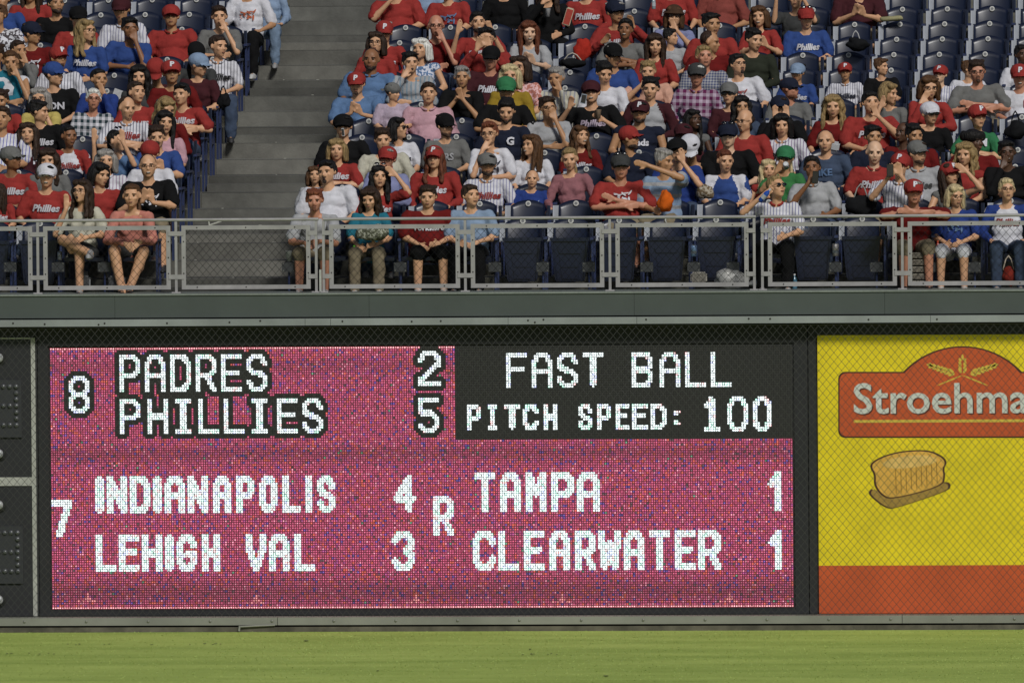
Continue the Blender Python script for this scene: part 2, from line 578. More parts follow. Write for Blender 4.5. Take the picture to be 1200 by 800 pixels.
top = np.zeros_like(lit)
for a in (('8', 80, 105, 441, 484), ('PADRES', 138.5, 314.5, 416, 458), ('PHILLIES', 141.5, 378, 468, 509.5), ('2', 489.5, 515.5, 411, 453), ('5', 489.5, 515.5, 465, 507.5)):
    write(*a, 2.1, top)
halo = top.copy()
for dx in range(-2, 3):
    for dy in range(-2, 3):
        if abs(dx) + abs(dy) < 4:
            halo |= np.roll(np.roll(top, dx, 1), dy, 0)
rect = np.zeros_like(lit)
ca, ra = dotpos(534, 404); cb, rb = dotpos(930, 513.6)
rect[:round(rb), round(ca):] = True
for a in (('FAST', 592, 706, 413, 455), ('BALL', 741, 857, 411.5, 454), ('100', 822, 905, 463, 505)):
    write(*a, 2.1, top)
for a in (('PITCH', 546, 654, 473, 504), ('SPEED:', 677, 802, 472, 503)):
    write(*a, 2.0, top)
for a in (('INDIANAPOLIS', 112, 394, 557, 601.5), ('LEHIGH', 112, 258.5, 625, 670), ('VAL', 287, 369, 625, 670), ('4', 460, 487, 555, 601), ('3', 460, 487, 623, 668.5),
          ('R', 506, 533, 582, 628), ('7', 60, 85, 586, 630), ('TAMPA', 555, 702, 554, 600), ('CLEARWATER', 555, 844, 621, 668)):
    write(*a, 2.95, top, narrow='I')
for ya, yb in ((553, 599), (620.5, 666.5)):
    glyph('!', round(dotpos(899, ya)[0]), round(dotpos(921, ya)[0]), round(dotpos(905, ya)[1]), round(dotpos(905, yb)[1]), 3.3, top)
dark = (halo | rect)
vv = (np.arange(NR) / NR)[:, None] * np.ones((1, NC))
fade = (1 - .45 * np.exp(-((vv - .935) / .05) ** 2) - .34 * np.exp(-((vv - .405) / .03) ** 2) - .22 * np.exp(-((vv - .07) / .03) ** 2))[:, :, None]
glow = np.empty((NR, NC, 3)); core = np.empty((NR, NC, 3))
glow[:] = (.28, .010, .058); core[:] = (.84, .18, .33)
R_ = rng.random((NR, NC))
for lo, hi, g_, c_ in ((0, .045, (.03, .010, .15), (.30, .14, .55)), (.045, .065, (.05, .02, .03), (.26, .12, .16)), (.065, .15, (.40, .030, .025), (.95, .22, .16)),
                       (.15, .23, (.20, .010, .11), (.66, .14, .40)), (.23, .28, (.38, .03, .10), (1.2, .55, .68)), (.28, .284, (.02, .10, .05), (.3, .6, .4))):
    k_ = (R_ >= lo) & (R_ < hi)
    glow[k_] = g_; core[k_] = c_
core *= rng.uniform(.70, 1.25, (NR, NC, 1)); glow *= rng.uniform(.8, 1.2, (NR, NC, 1))
core *= fade; glow *= fade
for rr in (0, NR - 1):
    core[rr, :] = np.array((1.5, .85, .9)) * rng.uniform(.5, 1.2, (NC, 1)); glow[rr, :] = (.5, .06, .10)
glow[dark] = 0.0; core[dark] = 0.0
bg_ = np.array((.80, .92, .92)) * rng.uniform(.75, 1.1, (NR, NC, 1))
R2 = rng.random((NR, NC))
bg_[R2 < .10] = (.30, .85, .62); bg_[(R2 > .10) & (R2 < .17)] = (.45, .5, 1.0); bg_[(R2 > .17) & (R2 < .21)] = (.85, .35, .35)
glow[top] = bg_[top]; core[top] = (1.9, 2.0, 2.0)
for px0 in (104, 302, 487, 660, 856):                # small star shapes at the foot of the screen
    c, r = dotpos(px0, 702)
    for dx, dy in ((0, 0), (0, -1), (0, -2), (-1, 0), (1, 0), (-2, 1), (2, 1), (-4, 1), (3, 1), (0, 1)):
        rr, q = int(r) + dy, int(c) + dx
        if 0 <= rr < NR and 0 <= q < NC:
            core[rr, q] = (1.1, .5, .5); glow[rr, q] = (.42, .06, .08)
cx = LX0 + (np.arange(NC) + .5) * px_; cz = LZ1 - (np.arange(NR) + .5) * pz_
X_, Z_ = np.meshgrid(cx, cz)


def dots(hw, y, colours, name):
    V = np.empty((NR * NC, 4, 3))
    for i, (sx_, sz_) in enumerate(((-1, -1), (1, -1), (1, 1), (-1, 1))):
        V[:, i, 0] = X_.ravel() + sx_ * hw * px_; V[:, i, 1] = y; V[:, i, 2] = Z_.ravel() + sz_ * hw * pz_
    V[:, :, 0] -= sb.location.x
    me = bpy.data.meshes.new(name)
    me.from_pydata(V.reshape(-1, 3).tolist(), [], np.arange(NR * NC * 4).reshape(-1, 4).tolist())
    at_ = me.color_attributes.new('led', 'FLOAT_COLOR', 'CORNER')
    cc = np.ones((NR * NC, 4, 4), np.float32); cc[:, :, :3] = colours.reshape(-1, 1, 3)
    at_.data.foreach_set('color', cc.ravel())
    return me


m = bpy.data.materials.new('led'); m.use_nodes = True
nt = m.node_tree; b_ = nt.nodes['Principled BSDF']
b_.inputs['Base Color'].default_value = (.04, .04, .038, 1); b_.inputs['Roughness'].default_value = .5
a_ = nt.nodes.new('ShaderNodeVertexColor'); a_.layer_name = 'led'
nt.links.new(a_.outputs['Color'], b_.inputs['Emission Color']); b_.inputs['Emission Strength'].default_value = 1.45
m.cycles.emission_sampling = 'NONE'
for hw_, y_, cl_, nm_ in ((.43, -.014, glow, 'led_glow'), (.23, -.018, core, 'led_dots')):  # outer quads paint the glow blooming around each dot
    me = dots(hw_, y_, cl_, nm_)
    me.materials.append(m)
    link(nm_, me, sb, kind='stuff')

# ------------------------------------------------------------------ advertising banner
ad = empty('bread_banner', (xc(1128), 0, 0))
tag(ad, 'yellow and orange bread advertisement lettered Stroehmann behind the chain link', 'banner')
yel = mat('vinyl_yellow', 'f8e014', .6, noise=.04, scale=2, dirt=.88, dscale=2)
ora = mat('vinyl_orange', 'd05a28', .6, noise=.05, scale=2, dirt=.9, dscale=2)
brd = mat('vinyl_brown', '4a2410', .6, noise=.05)
ybl = zc(663.5)
AX0, AX1 = xc(958.5), xc(1300)


def adk(name, me, y=0):
    o = link(name, me, ad)
    o.location = (-ad.location.x, y, 0)
    return o


adk('backing', MB().box(AX0, AX1, -.01, .01, ybl, zc(394.5)).mesh('backing', [yel]))
adk('orange_band', MB().box(AX0, AX1, -.01, .01, zbm, ybl).mesh('orange_band', [ora]))
link('panel_edge', MB().box(xc(1300), XR, -.012, .02, zbm, zt).mesh('panel_edge', [black]), kind='structure')
link('panel_top', MB().box(x1 + .003, xc(1300) - .003, -.028, .02, zc(394.4), zt).mesh('panel_top', [black]), kind='structure')


def signpts(g):
    L, R, T, B_ = 984 - g, 1272 + g, 437 - g, 511 + g
    pts = []
    def arc(cx_, cy, r, a0, a1, n=6):
        for i in range(n + 1):
            t = math.radians(a0 + (a1 - a0) * i / n)
            pts.append((cx_ + r * math.cos(t), cy - r * math.sin(t)))
    arc(L + 8, B_ - 8, 8, 180, 270); arc(R - 8, B_ - 8, 8, 270, 360); arc(R - 8, T + 8, 8, 0, 90)
    # dome
    h = 30.0; hw = 68.0 + g
    rad = (hw * hw + h * h) / (2 * h)
    th = math.degrees(math.asin(hw / rad))
    arc(1128, T - h + rad, rad, 90 - th, 90 + th, 20)
    arc(L + 8, T + 8, 8, 90, 180)
    return [at(x, y - (600 - x) * 0.0065 * 0 , 0) for x, y in pts]


def poly(pts, y0, y1, m, name):
    return adk(name, MB().prism(pts[::-1], y0, y1).mesh(name, [m]))


poly(signpts(1.6), -.013, -.0105, brd, 'sign_outline')
poly(signpts(0), -.016, -.0133, ora, 'sign_face')
lw = mat('letter_white', 'd5d8cf', .6, noise=.03)
shm = mat('letter_shadow', '56200c', .6)
tm = upright(text_mesh('Stroehmann', 1.0, .016, align='LEFT'))
xs = [v.co.x for v in tm.vertices]; zs = [v.co.z for v in tm.vertices]
w0 = max(xs) - min(xs)
X0_, Z0_ = at(1000.5, 485); X1_ = at(1256, 485)[0]; Zt = at(1000, 448.5)[1]
S0 = min(v.co.z for v in tm.vertices if v.co.x < min(xs) + .3)
S1 = max(v.co.z for v in tm.vertices if v.co.x < min(xs) + .45)
kz = (Zt - Z0_) / (S1 - S0)
tm.transform(Matrix.Translation((-min(xs), 0, -S0)))
tm.transform(Matrix.Diagonal(((X1_ - X0_) / w0, 1, kz, 1)))
for (dx, dz, y, mm, nm) in ((.012, -.014, -.0168, shm, 'letter_shadow'), (0, 0, -.0185, lw, 'lettering')):
    t2 = tm.copy(); t2.name = nm
    t2.materials.clear(); t2.materials.append(mm)
    o = link(nm, t2, ad); o.location = (X0_ + dx - ad.location.x, y, Z0_ + dz)
wm = mat('wheat_yellow', 'dcc04a', .6)
adk('underline', MB().box(X0_, X1_, -.0182, -.0162, at(1128, 494.5)[1], at(1128, 491.3)[1]).mesh('underline', [wm]))
wh = MB()


def kern(px, py, ang, l=5.2, w=2.1):
    c, s_ = math.cos(ang), math.sin(ang)
    pts = []
    for i in range(8):
        t = 2 * math.pi * i / 8
        u, v = l * math.cos(t), w * math.sin(t)
        pts.append(at(px + u * c - v * s_, py - (u * s_ + v * c)))
    wh.prism(pts, -.0185, -.0165)


for sgn in (-1, 1):
    for i in range(6):
        t = i / 5
        bx, by = 1128 + sgn * (12 + 24 * t), 436.5 - 8 * t
        for q in (-1, 1):
            kern(bx + sgn * 1, by - 2.2 * q * (1 - .45 * t), (math.radians(14 + 28 * q) if sgn > 0 else math.radians(166 - 28 * q)), 4.3 - t, 1.6)
    kern(1128 + sgn * 39, 427.5, math.radians(12 if sgn > 0 else 168), 3.4, 1.3)
    kern(1128 - sgn * 15, 445.5, math.radians(-22 if sgn < 0 else 202), 17, .9)
for i in range(4):
    for q in (-1, 1):
        kern(1128 + q * 2.8, 434 - 4.2 * i, math.radians(90 - 32 * q), 3.6 - .4 * i, 1.6)
kern(1128, 418.5, math.radians(90), 3.6, 1.5)
adk('wheat_emblem', wh.mesh('wheat_emblem', [wm]))


def pp(l, g=0, c=(0, 0)):
    return [at(c[0] + (x - c[0]) * (1 + g), c[1] + (y - c[1]) * (1 + g)) for x, y in l]


def smooth(l, it=2):
    for _ in range(it):
        q = []
        for i in range(len(l)):
            a, b = l[i], l[(i + 1) % len(l)]
            q += [(a[0] * .75 + b[0] * .25, a[1] * .75 + b[1] * .25), (a[0] * .25 + b[0] * .75, a[1] * .25 + b[1] * .75)]
        l = q
    return l


tray = smooth([(1021, 575), (1025, 572), (1044, 586), (1102, 566), (1109, 565), (1112, 569), (1109, 575), (1052, 594), (1040, 595), (1021, 580)])
loaf = smooth([(1023, 542), (1038, 534), (1060, 529), (1087, 528), (1103, 535), (1108, 542), (1104, 549), (1106, 557), (1103, 569), (1046, 584), (1034, 579), (1026, 567), (1027, 556), (1022, 548)])
poly(pp(tray, .06, (1066, 580)), -.0135, -.0105, brd, 'tray_outline')
poly(pp(tray), -.0155, -.0137, mat('tray_tan', 'ab8a3c', .6, noise=.15, scale=12), 'tray')
poly(pp(loaf, .055, (1065, 556)), -.0165, -.0158, brd, 'loaf_outline')
poly(pp(loaf), -.019, -.0168, mat('loaf_crust', 'e2b04a', .6, noise=.14, scale=5), 'loaf')
sl = MB()
for i in range(9):
    t = i / 9
    a = at(1049 + 54 * t, 545 - 5 * t); b = at(1050 + 54 * t, 578 - 14 * t)
    sl.prism([(a[0], a[1]), (a[0] + .008, a[1]), (b[0] + .008, b[1]), (b[0], b[1])], -.0198, -.0192)
adk('slice_lines', sl.mesh('slice_lines', [mat('slice_line', '9a6c14', .6)]))
poly(pp(smooth([(1030, 543), (1050, 535), (1085, 532), (1101, 538), (1090, 545), (1046, 550)])), -.0205, -.0194, mat('crust_top', 'e6c06c', .6, noise=.18, scale=6), 'crust_top')


# ------------------------------------------------------------------ chain link
def diamonds(x0, x1, z0, z1, w, h, y, r, n=4):
    mb = MB()
    k = h / w
    H = z1 - z0
    c = x0 - H / k
    i = 0
    while x0 - H / k + i * w < x1:
        for sg in (1, -1):
            # line x = xs + sg*(z - z0)/k
            xs_ = x0 - H / k + i * w if sg > 0 else x0 + i * w
            za, zb_ = z0, z1
            xa, xb = xs_, xs_ + sg * H / k
            if sg > 0:
                if xa < x0: za = z0 + (x0 - xa) * k; xa = x0
                if xb > x1: zb_ = zb_ - (xb - x1) * k; xb = x1
            else:
                if xa > x1: za = z0 + (xa - x1) * k; xa = x1
                if xb < x0: zb_ = zb_ - (x0 - xb) * k; xb = x0
            if zb_ - za > .02 and xa <= x1 + 1e-6 and xb >= x0 - 1e-6:
                mb.tube((xa, y + sg * r * .8, za), (xb, y + sg * r * .8, zb_), r, n=n, caps=False)
        i += 1
    i2 = i
    while x0 + i2 * w - H / k < x1:
        xs_ = x0 + i2 * w
        za = z0 + max(0, (xs_ - x1)) * k; xa = min(xs_, x1); xb = xs_ - H / k; zb_ = z1
        if xb < x0: zb_ -= (x0 - xb) * k; xb = x0
        if zb_ - za > .02:
            mb.tube((xa, y - r * .8, za), (xb, y - r * .8, zb_), r, n=n, caps=False)
        i2 += 1
    return mb


wirem = mat('wire_dark', '3a3b38', .6, noise=.1)
wire2 = mat('wire_black', '101110', .6)
wf = empty('chain_link_screen', (0, 0, 0))
tag(wf, 'dark chain link screen stretched over the scoreboards and bread banner', 'wire fence')
link('wire_mesh', diamonds(xc(-90), xc(1290), zc(720), zc(380), .0832, .0982, -.245, .0026).mesh('wire_mesh', [wirem]), wf, kind='stuff')
link('tension_wire', MB().tube((xc(-90), -.245, zc(381)), (xc(1290), -.245, zc(381)), .005, n=6).mesh('tension_wire', [wirem]), wf)

# ------------------------------------------------------------------ railing on the ledge
FY = .06
gal = mat('galvanised', 'a2a09f', .45, metal=.15, noise=.10, scale=6, dirt=.8, dscale=4)
rl = empty('railing', (0, FY, Z_LEDGE)); tag(rl, 'grey steel railing with chain link panels along the front of the stands', 'railing')


def rk(name, me, kind=None, parent=None):
    o = link(name, me, parent or rl, kind=kind)
    if parent is None:
        o.location = (0, 0, 0)
    return o


def rx(px): return at(px, 300, FY)[0]
def rz(py): return at(600, py, FY)[1] - Z_LEDGE
for a, b in ((-160, 373.5), (379, 886), (891.5, 1330)):
    rk('top_rail', MB().tube((rx(a), 0, rz(255.6)), (rx(b), 0, rz(255.6)), .0175, n=12).mesh('top_rail', [gal], False))
posts = [(-118, 1), (44.5, 1), (206.5, 1), (370.7, 1), (379.3, 1), (545.3, 1), (714.8, 1), (884, 1), (893.4, 1), (1057.5, 1), (1220, 1)]
pm = MB().box(-.014, .014, -.02, .02, 0, rz(257.5)).box(-.05, .05, -.045, .045, 0, .012).mesh('post', [gal])
for px, _ in posts:
    o = link('post', pm, rl, loc=(rx(px), 0, 0))
    for py in (271.5, 322.3):
        wd = .085
        l_, r_ = (-wd, wd)
        if px in (370.7, 884): r_ = .014
        if px in (379.3, 893.4): l_ = -.014
        link('connector', MB().box(l_, r_, -.028, -.021, rz(py + 2.6), rz(py - 2.6)).mesh('connector', [gal]), rl, loc=(rx(px), 0, 0))
panels = [(-111, 38), (51, 200), (213, 363.9), (386, 539), (551.8, 708), (721.5, 877.3), (900, 1051), (1064, 1213), (1227, 1330)]
bolt3 = MB().ell((0, 0, 0), (.008, .005, .008), n=8, k=4).mesh('bolt', [darkm])
for a, b in panels:
    xa, xb = rx(a), rx(b)
    zt_, zb_ = rz(262.2), rz(337)
    W_ = xb - xa
    pf = empty('mesh_panel', (xa, 0, 0)); pf.parent = rl
    t = .046
    fr = (MB().box(0, W_, -.02, .012, zt_ - t, zt_), MB().box(0, W_, -.02, .012, zb_, zb_ + t),
          MB().box(0, t, -.0195, .0115, zb_ + t, zt_ - t), MB().box(W_ - t, W_, -.0195, .0115, zb_ + t, zt_ - t))
    for q, nm in zip(fr, ('top_bar', 'bottom_bar', 'side_bar', 'side_bar')):
        link(nm, q.mesh(nm, [gal]), pf)
    link('wire_mesh', diamonds(.03, W_ - .03, zb_ + .03, zt_ - .03, .0805, .0910, 0.0, .0023, 3).mesh('wire_mesh', [wire2]), pf, kind='stuff')
    for i in range(3):
        for zz in (zt_ - t / 2, zb_ + t / 2):
            link('bolt', bolt3, pf, loc=(W_ * (.12 + .38 * i), -.022, zz))
    for zz in (.25, .5, .75):
        for x in (t / 2, W_ - t / 2):
            link('bolt', bolt3, pf, loc=(x, -.022, zb_ + (zt_ - zb_) * zz))
tag(link('gate_bolt', MB().box(-.012, .012, -.02, .02, 0, .25).mesh('gate_bolt', [mat('zinc', 'b9bab4', .4, metal=.4)]), loc=(rx(375.6), FY - .02, Z_LEDGE)),
    'short bright metal drop bolt in the gap between the two gate posts by the aisle', 'gate bolt')

# ------------------------------------------------------------------ terraces and aisle
ROWS = 20
RISE, TREAD = .169, .84
YR0 = 1.05                     # reference line of the front row's seat backs
ZF = Z_LEDGE - .055            # floor of the front row


def rowY(k): return YR0 + k * TREAD
def rowZ(k): return ZF + k * RISE


A0, A1 = at(186, 259, YR0)[0] + .02, at(353, 259, YR0)[0]    # the aisle between the two blocks
tcm = mat('terrace_concrete', '6b6a60', .9, noise=.10, scale=7, dirt=.72, dscale=1.2, bump=.2, bscale=30)
tread_mats = [mat('aisle_concrete_%s' % n, c, .9, noise=.08, scale=9, dirt=.5, dscale=.9, bump=.2, bscale=40)
              for n, c in (('a', '6e6e68'), ('b', '5f5f5a'), ('c', '77766f'), ('d', '54544f'))]
drk = mat('joint', '2b2b28', .9)
link('terrace', MB().box(-9, A0, .3, YR0 + .19, ZF - .3, ZF).box(A1, 9, .3, YR0 + .19, ZF - .3, ZF).mesh('terrace', [tcm]), kind='structure')
link('terrace_floor', MB().box(A0 + .002, A1 - .002, .3, YR0 + .19, ZF - .3, ZF - .001).mesh('terrace_floor', [tread_mats[1]]), kind='structure')
link('terrace_front', MB().box(-9, 9, .02, .298, ZF - .3, ZF - .01).mesh('terrace_front', [tcm]), kind='structure')
for k in range(1, ROWS):
    y0, z = rowY(k) - .65, rowZ(k)
    link('terrace', MB().box(-9, A0, y0, y0 + TREAD + .02, z - .5, z).box(A1, 9, y0, y0 + TREAD + .02, z - .5, z).mesh('terrace', [tcm]), kind='structure')
    tmx = tread_mats[(k * 7 + k // 3) % 4]
    s_ = MB().box(A0 + .002, A1 - .002, y0 - .01, y0 + TREAD + .02, z - .5, z)
    link('aisle_step', fixn(s_.mesh('aisle_step', [tmx])), kind='structure')
    # nosing line with a shallow lip
    link('step_nosing', MB().box(A0 + .01, A1 - .01, y0 - .012, y0 + .05, z + .001, z + .004).mesh('step_nosing', [tread_mats[(k + 1) % 4]]), kind='structure')
    if k % 3 == 1:
        link('half_step', MB().box(A0 + .012, A1 - .012, y0 - .33, y0 - .02, z - RISE + .001, z - RISE * .48).mesh('half_step', [tread_mats[(k + 2) % 4]]), kind='structure')
# wall behind the last row
link('back_wall', MB().box(-9, 9, rowY(ROWS) - .6, rowY(ROWS) - .3, rowZ(ROWS - 1) - .5, rowZ(ROWS - 1) + 2.2).mesh('back_wall', [concrete]), kind='structure')

# ------------------------------------------------------------------ seats
PITCH = (at(1010.3, 259, YR0 - .05)[0] - at(612, 259, YR0 - .05)[0]) / 7
navy = mat('seat_navy', '121a30', .34, noise=.08, scale=6, spec=.6, dirt=.85, dscale=5)
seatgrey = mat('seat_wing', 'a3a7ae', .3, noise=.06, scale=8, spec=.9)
seatshade = mat('seat_wing_shaded', '3c4356', .35, spec=.6)  # darkened wing copy for the right bracket: its shade painted into the colour
standm = mat('seat_standard', '242f52', .4, spec=.6)
plaqm = mat('plaque', 'b9b9b4', .5)
plaqd = mat('plaque_mark', '6f7072', .6)


def seat_back():
    mb = MB()
    nx, nz = 12, 7
    hw = .190
    front, back = [], []
    for side in (0, 1):
        for j in range(nz):
            for i in range(nx + 1):
                u = -1 + 2 * i / nx
                v = j / (nz - 1)
                ztop = .775 + .062 * max(0, math.cos(u * math.pi / 2)) ** .8
                z = .44 + (ztop - .44) * v
                y = -.030 * abs(u) ** 2.4 + .16 * (z - .44) - .012 * math.sin(v * math.pi) + side * .018
                mb.v.append((u * hw, y, z))
    W = nx + 1
    n = W * nz
    for j in range(nz - 1):
        for i in range(nx):
            a = j * W + i
            mb.f.append((a, a + 1, a + W + 1, a + W))
            mb.f.append((n + a, n + a + W, n + a + W + 1, n + a + 1))
    for i in range(nx):
        a = (nz - 1) * W + i
        mb.f.append((a, a + 1, n + a + 1, n + a))
        mb.f.append((i + 1, i, n + i, n + i + 1))
    for j in range(nz - 1):
        a = j * W
        mb.f.append((a + W, a, n + a, n + a + W))
        a = j * W + nx
        mb.f.append((a, a + W, n + a + W, n + a))
    mb.mi = [0] * len(mb.f)
    return mb.mesh('backrest', [navy], True)


def wing(sg):
    mb = MB()
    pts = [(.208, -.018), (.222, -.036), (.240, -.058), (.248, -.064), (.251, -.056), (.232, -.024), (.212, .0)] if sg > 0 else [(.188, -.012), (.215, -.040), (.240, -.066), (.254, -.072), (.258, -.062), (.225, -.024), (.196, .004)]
    for lo, hi in ((.57, .775),):
        v = []
        for z in (lo, hi):
            v += [(sg * x, y + .16 * (z - .44), z) for x, y in pts]
        n = len(pts)
        f = [(i, (i + 1) % n, n + (i + 1) % n, n + i) for i in range(n)] + [tuple(range(n - 1, -1, -1)), tuple(range(n, 2 * n))]
        mb.add(v, f)
    return fixn(mb.mesh('side_bracket', [seatgrey if sg < 0 else seatshade]))  # right bracket: narrower outline and darker colour stand for the unlit side


def pan(up):
    mb = MB()
    # local pan: from pivot forward length .44, drawn hanging upright
    def quadbox(w0, w1, z0, z1, y0, y1):
        v = [(-w0, y0, z0), (w0, y0, z0), (w1, y0, z1), (-w1, y0, z1), (-w0, y1, z0), (w0, y1, z0), (w1, y1, z1), (-w1, y1, z1)]
        mb.add(v, [(0, 1, 2, 3), (7, 6, 5, 4), (0, 4, 5, 1), (1, 5, 6, 2), (2, 6, 7, 3), (3, 7, 4, 0)])
    if up:
        quadbox(.155, .205, .13, .60, -.115, -.075)
        quadbox(.14, .20, .145, .575, -.122, -.116)
        quadbox(.215, .222, .575, .615, -.14, -.075)         # front lip
        quadbox(.115, .135, .44, .50, -.136, -.123)
        quadbox(.10, .118, .29, .41, -.132, -.123)
        quadbox(.09, .10, .16, .27, -.134, -.123)
        for s in (-1, 1):
            v = [(s * .150, -.15, .15), (s * .165, -.15, .15), (s * .205, -.15, .57), (s * .185, -.15, .57),
                 (s * .150, -.12, .15), (s * .165, -.12, .15), (s * .205, -.12, .57), (s * .185, -.12, .57)]
            mb.add(v, [(0, 1, 2, 3), (7, 6, 5, 4), (0, 4, 5, 1), (1, 5, 6, 2), (2, 6, 7, 3), (3, 7, 4, 0)])
    else:
        mb.box(-.215, .215, -.46, -.03, .395, .425)
        mb.box(-.22, .22, -.475, -.45, .385, .42)
    me = fixn(mb.mesh('seat_pan', [navy]))
    return me


def standard():
    mb = MB()
    mb.box(-.013, .013, -.06, -.02, 0, .62)
    mb.box(-.012, .012, -.33, -.30, 0, .60)
    mb.box(-.020, .020, -.38, -.0, .60, .625)
    mb.box(-.011, .011, -.30, -.06, .36, .42)
    return mb.mesh('standard', [standm])


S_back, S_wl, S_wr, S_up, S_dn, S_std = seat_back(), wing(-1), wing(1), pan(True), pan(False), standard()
S_plq = MB().lathe([(.031, 0), (.031, .005), (.027, .007)], 14).mesh('plaque', [plaqm])
S_mark = MB().lathe([(.018, 0), (.018, .001)], 10).mesh('plaque_mark', [plaqd])
SEATS = {}


def make_seat(X, k, up, label, group):
    sj = random.Random(round(X * 100) * 31 + k)
    r = empty('stadium_seat', (X + sj.uniform(-.004, .004), rowY(k) + sj.uniform(-.006, .006), rowZ(k)), (math.radians(sj.uniform(-1.0, 1.0)), 0, math.radians(sj.uniform(-1.2, 1.2))))
    tag(r, label, 'seat', group)
    b = link('backrest', S_back, r)
    p = link('plaque', S_plq, r, loc=(0, .037, .795), rot=(math.radians(90 - 9), 0, 0))
    link('plaque_mark', S_mark, p, loc=(0, 0, .0072))
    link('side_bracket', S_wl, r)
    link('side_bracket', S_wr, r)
    link('seat_pan', S_up if up else S_dn, r)
    link('standard', S_std, r, loc=(PITCH / 2, 0, 0))
    return r


XRC = at(612, 259, YR0)[0]      # right block: column 0
XLC = at(46.5, 261, YR0)[0]     # left block: column 0
rcols = [(i, XRC + i * PITCH) for i in range(-4, 12)]
lcols = [(i, XLC + i * PITCH) for i in range(-3, 3)]

# ------------------------------------------------------------------ people: geometry
def mute(d, sat, val):
    out = {}
    for k, h in d.items():
        c = [int(h[i:i + 2], 16) for i in (0, 2, 4)]
        g = .3 * c[0] + .59 * c[1] + .11 * c[2]
        out[k] = ''.join('%02x' % max(0, min(255, round((g + (v - g) * sat) * val))) for v in c)
    return out


SK = {'l': 'c99b78', 'p': 'd3ac8e', 'm': 'b08460', 't': '875d40', 'd': '523828', 'r': 'b98268'}
HC = {'k': '120e0c', 'n': '2e1d12', 'm': '4c3018', 'b': '836a40', 'y': 'b09c70', 'r': '6e3820', 'g': '807c76', 'w': 'c9c5bb', 'a': '5a2c16'}
CL = {'red': 'a42b26', 'dred': '75100f', 'mar': '481a20', 'white': 'd0d0d8', 'cream': 'bdb9a4', 'black': '0f0f10', 'navy': '1a2036', 'blue': '2a4890',
      'royal': '223c8c', 'lblue': '5478a8', 'sky': '7f98b8', 'gray': '6c6c6a', 'lgray': 'a2a3a6', 'dgray': '3d3e3e', 'green': '2a7a48', 'dgreen': '2a2f22', 'yellow': 'c2ac50',
      'gold': '9a7a14', 'teal': '17728c', 'coral': 'c87564', 'pink': 'c794a0', 'mauve': '9c5f66', 'peach': 'd49a80', 'salmon': '8e3c34', 'lav': 'b4a0b4', 'khaki': '85775c',
      'denim': '3c4c66', 'ljean': '6d84a0', 'tan': '9a8a70', 'brown': '4a3220', 'lpurp': '7f86b4', 'blk': '131314', 'grn2': '2f7a3a', 'orange': 'c8501a'}
CL = mute(CL, .80, .95)
HC = mute(HC, .85, 1.1)

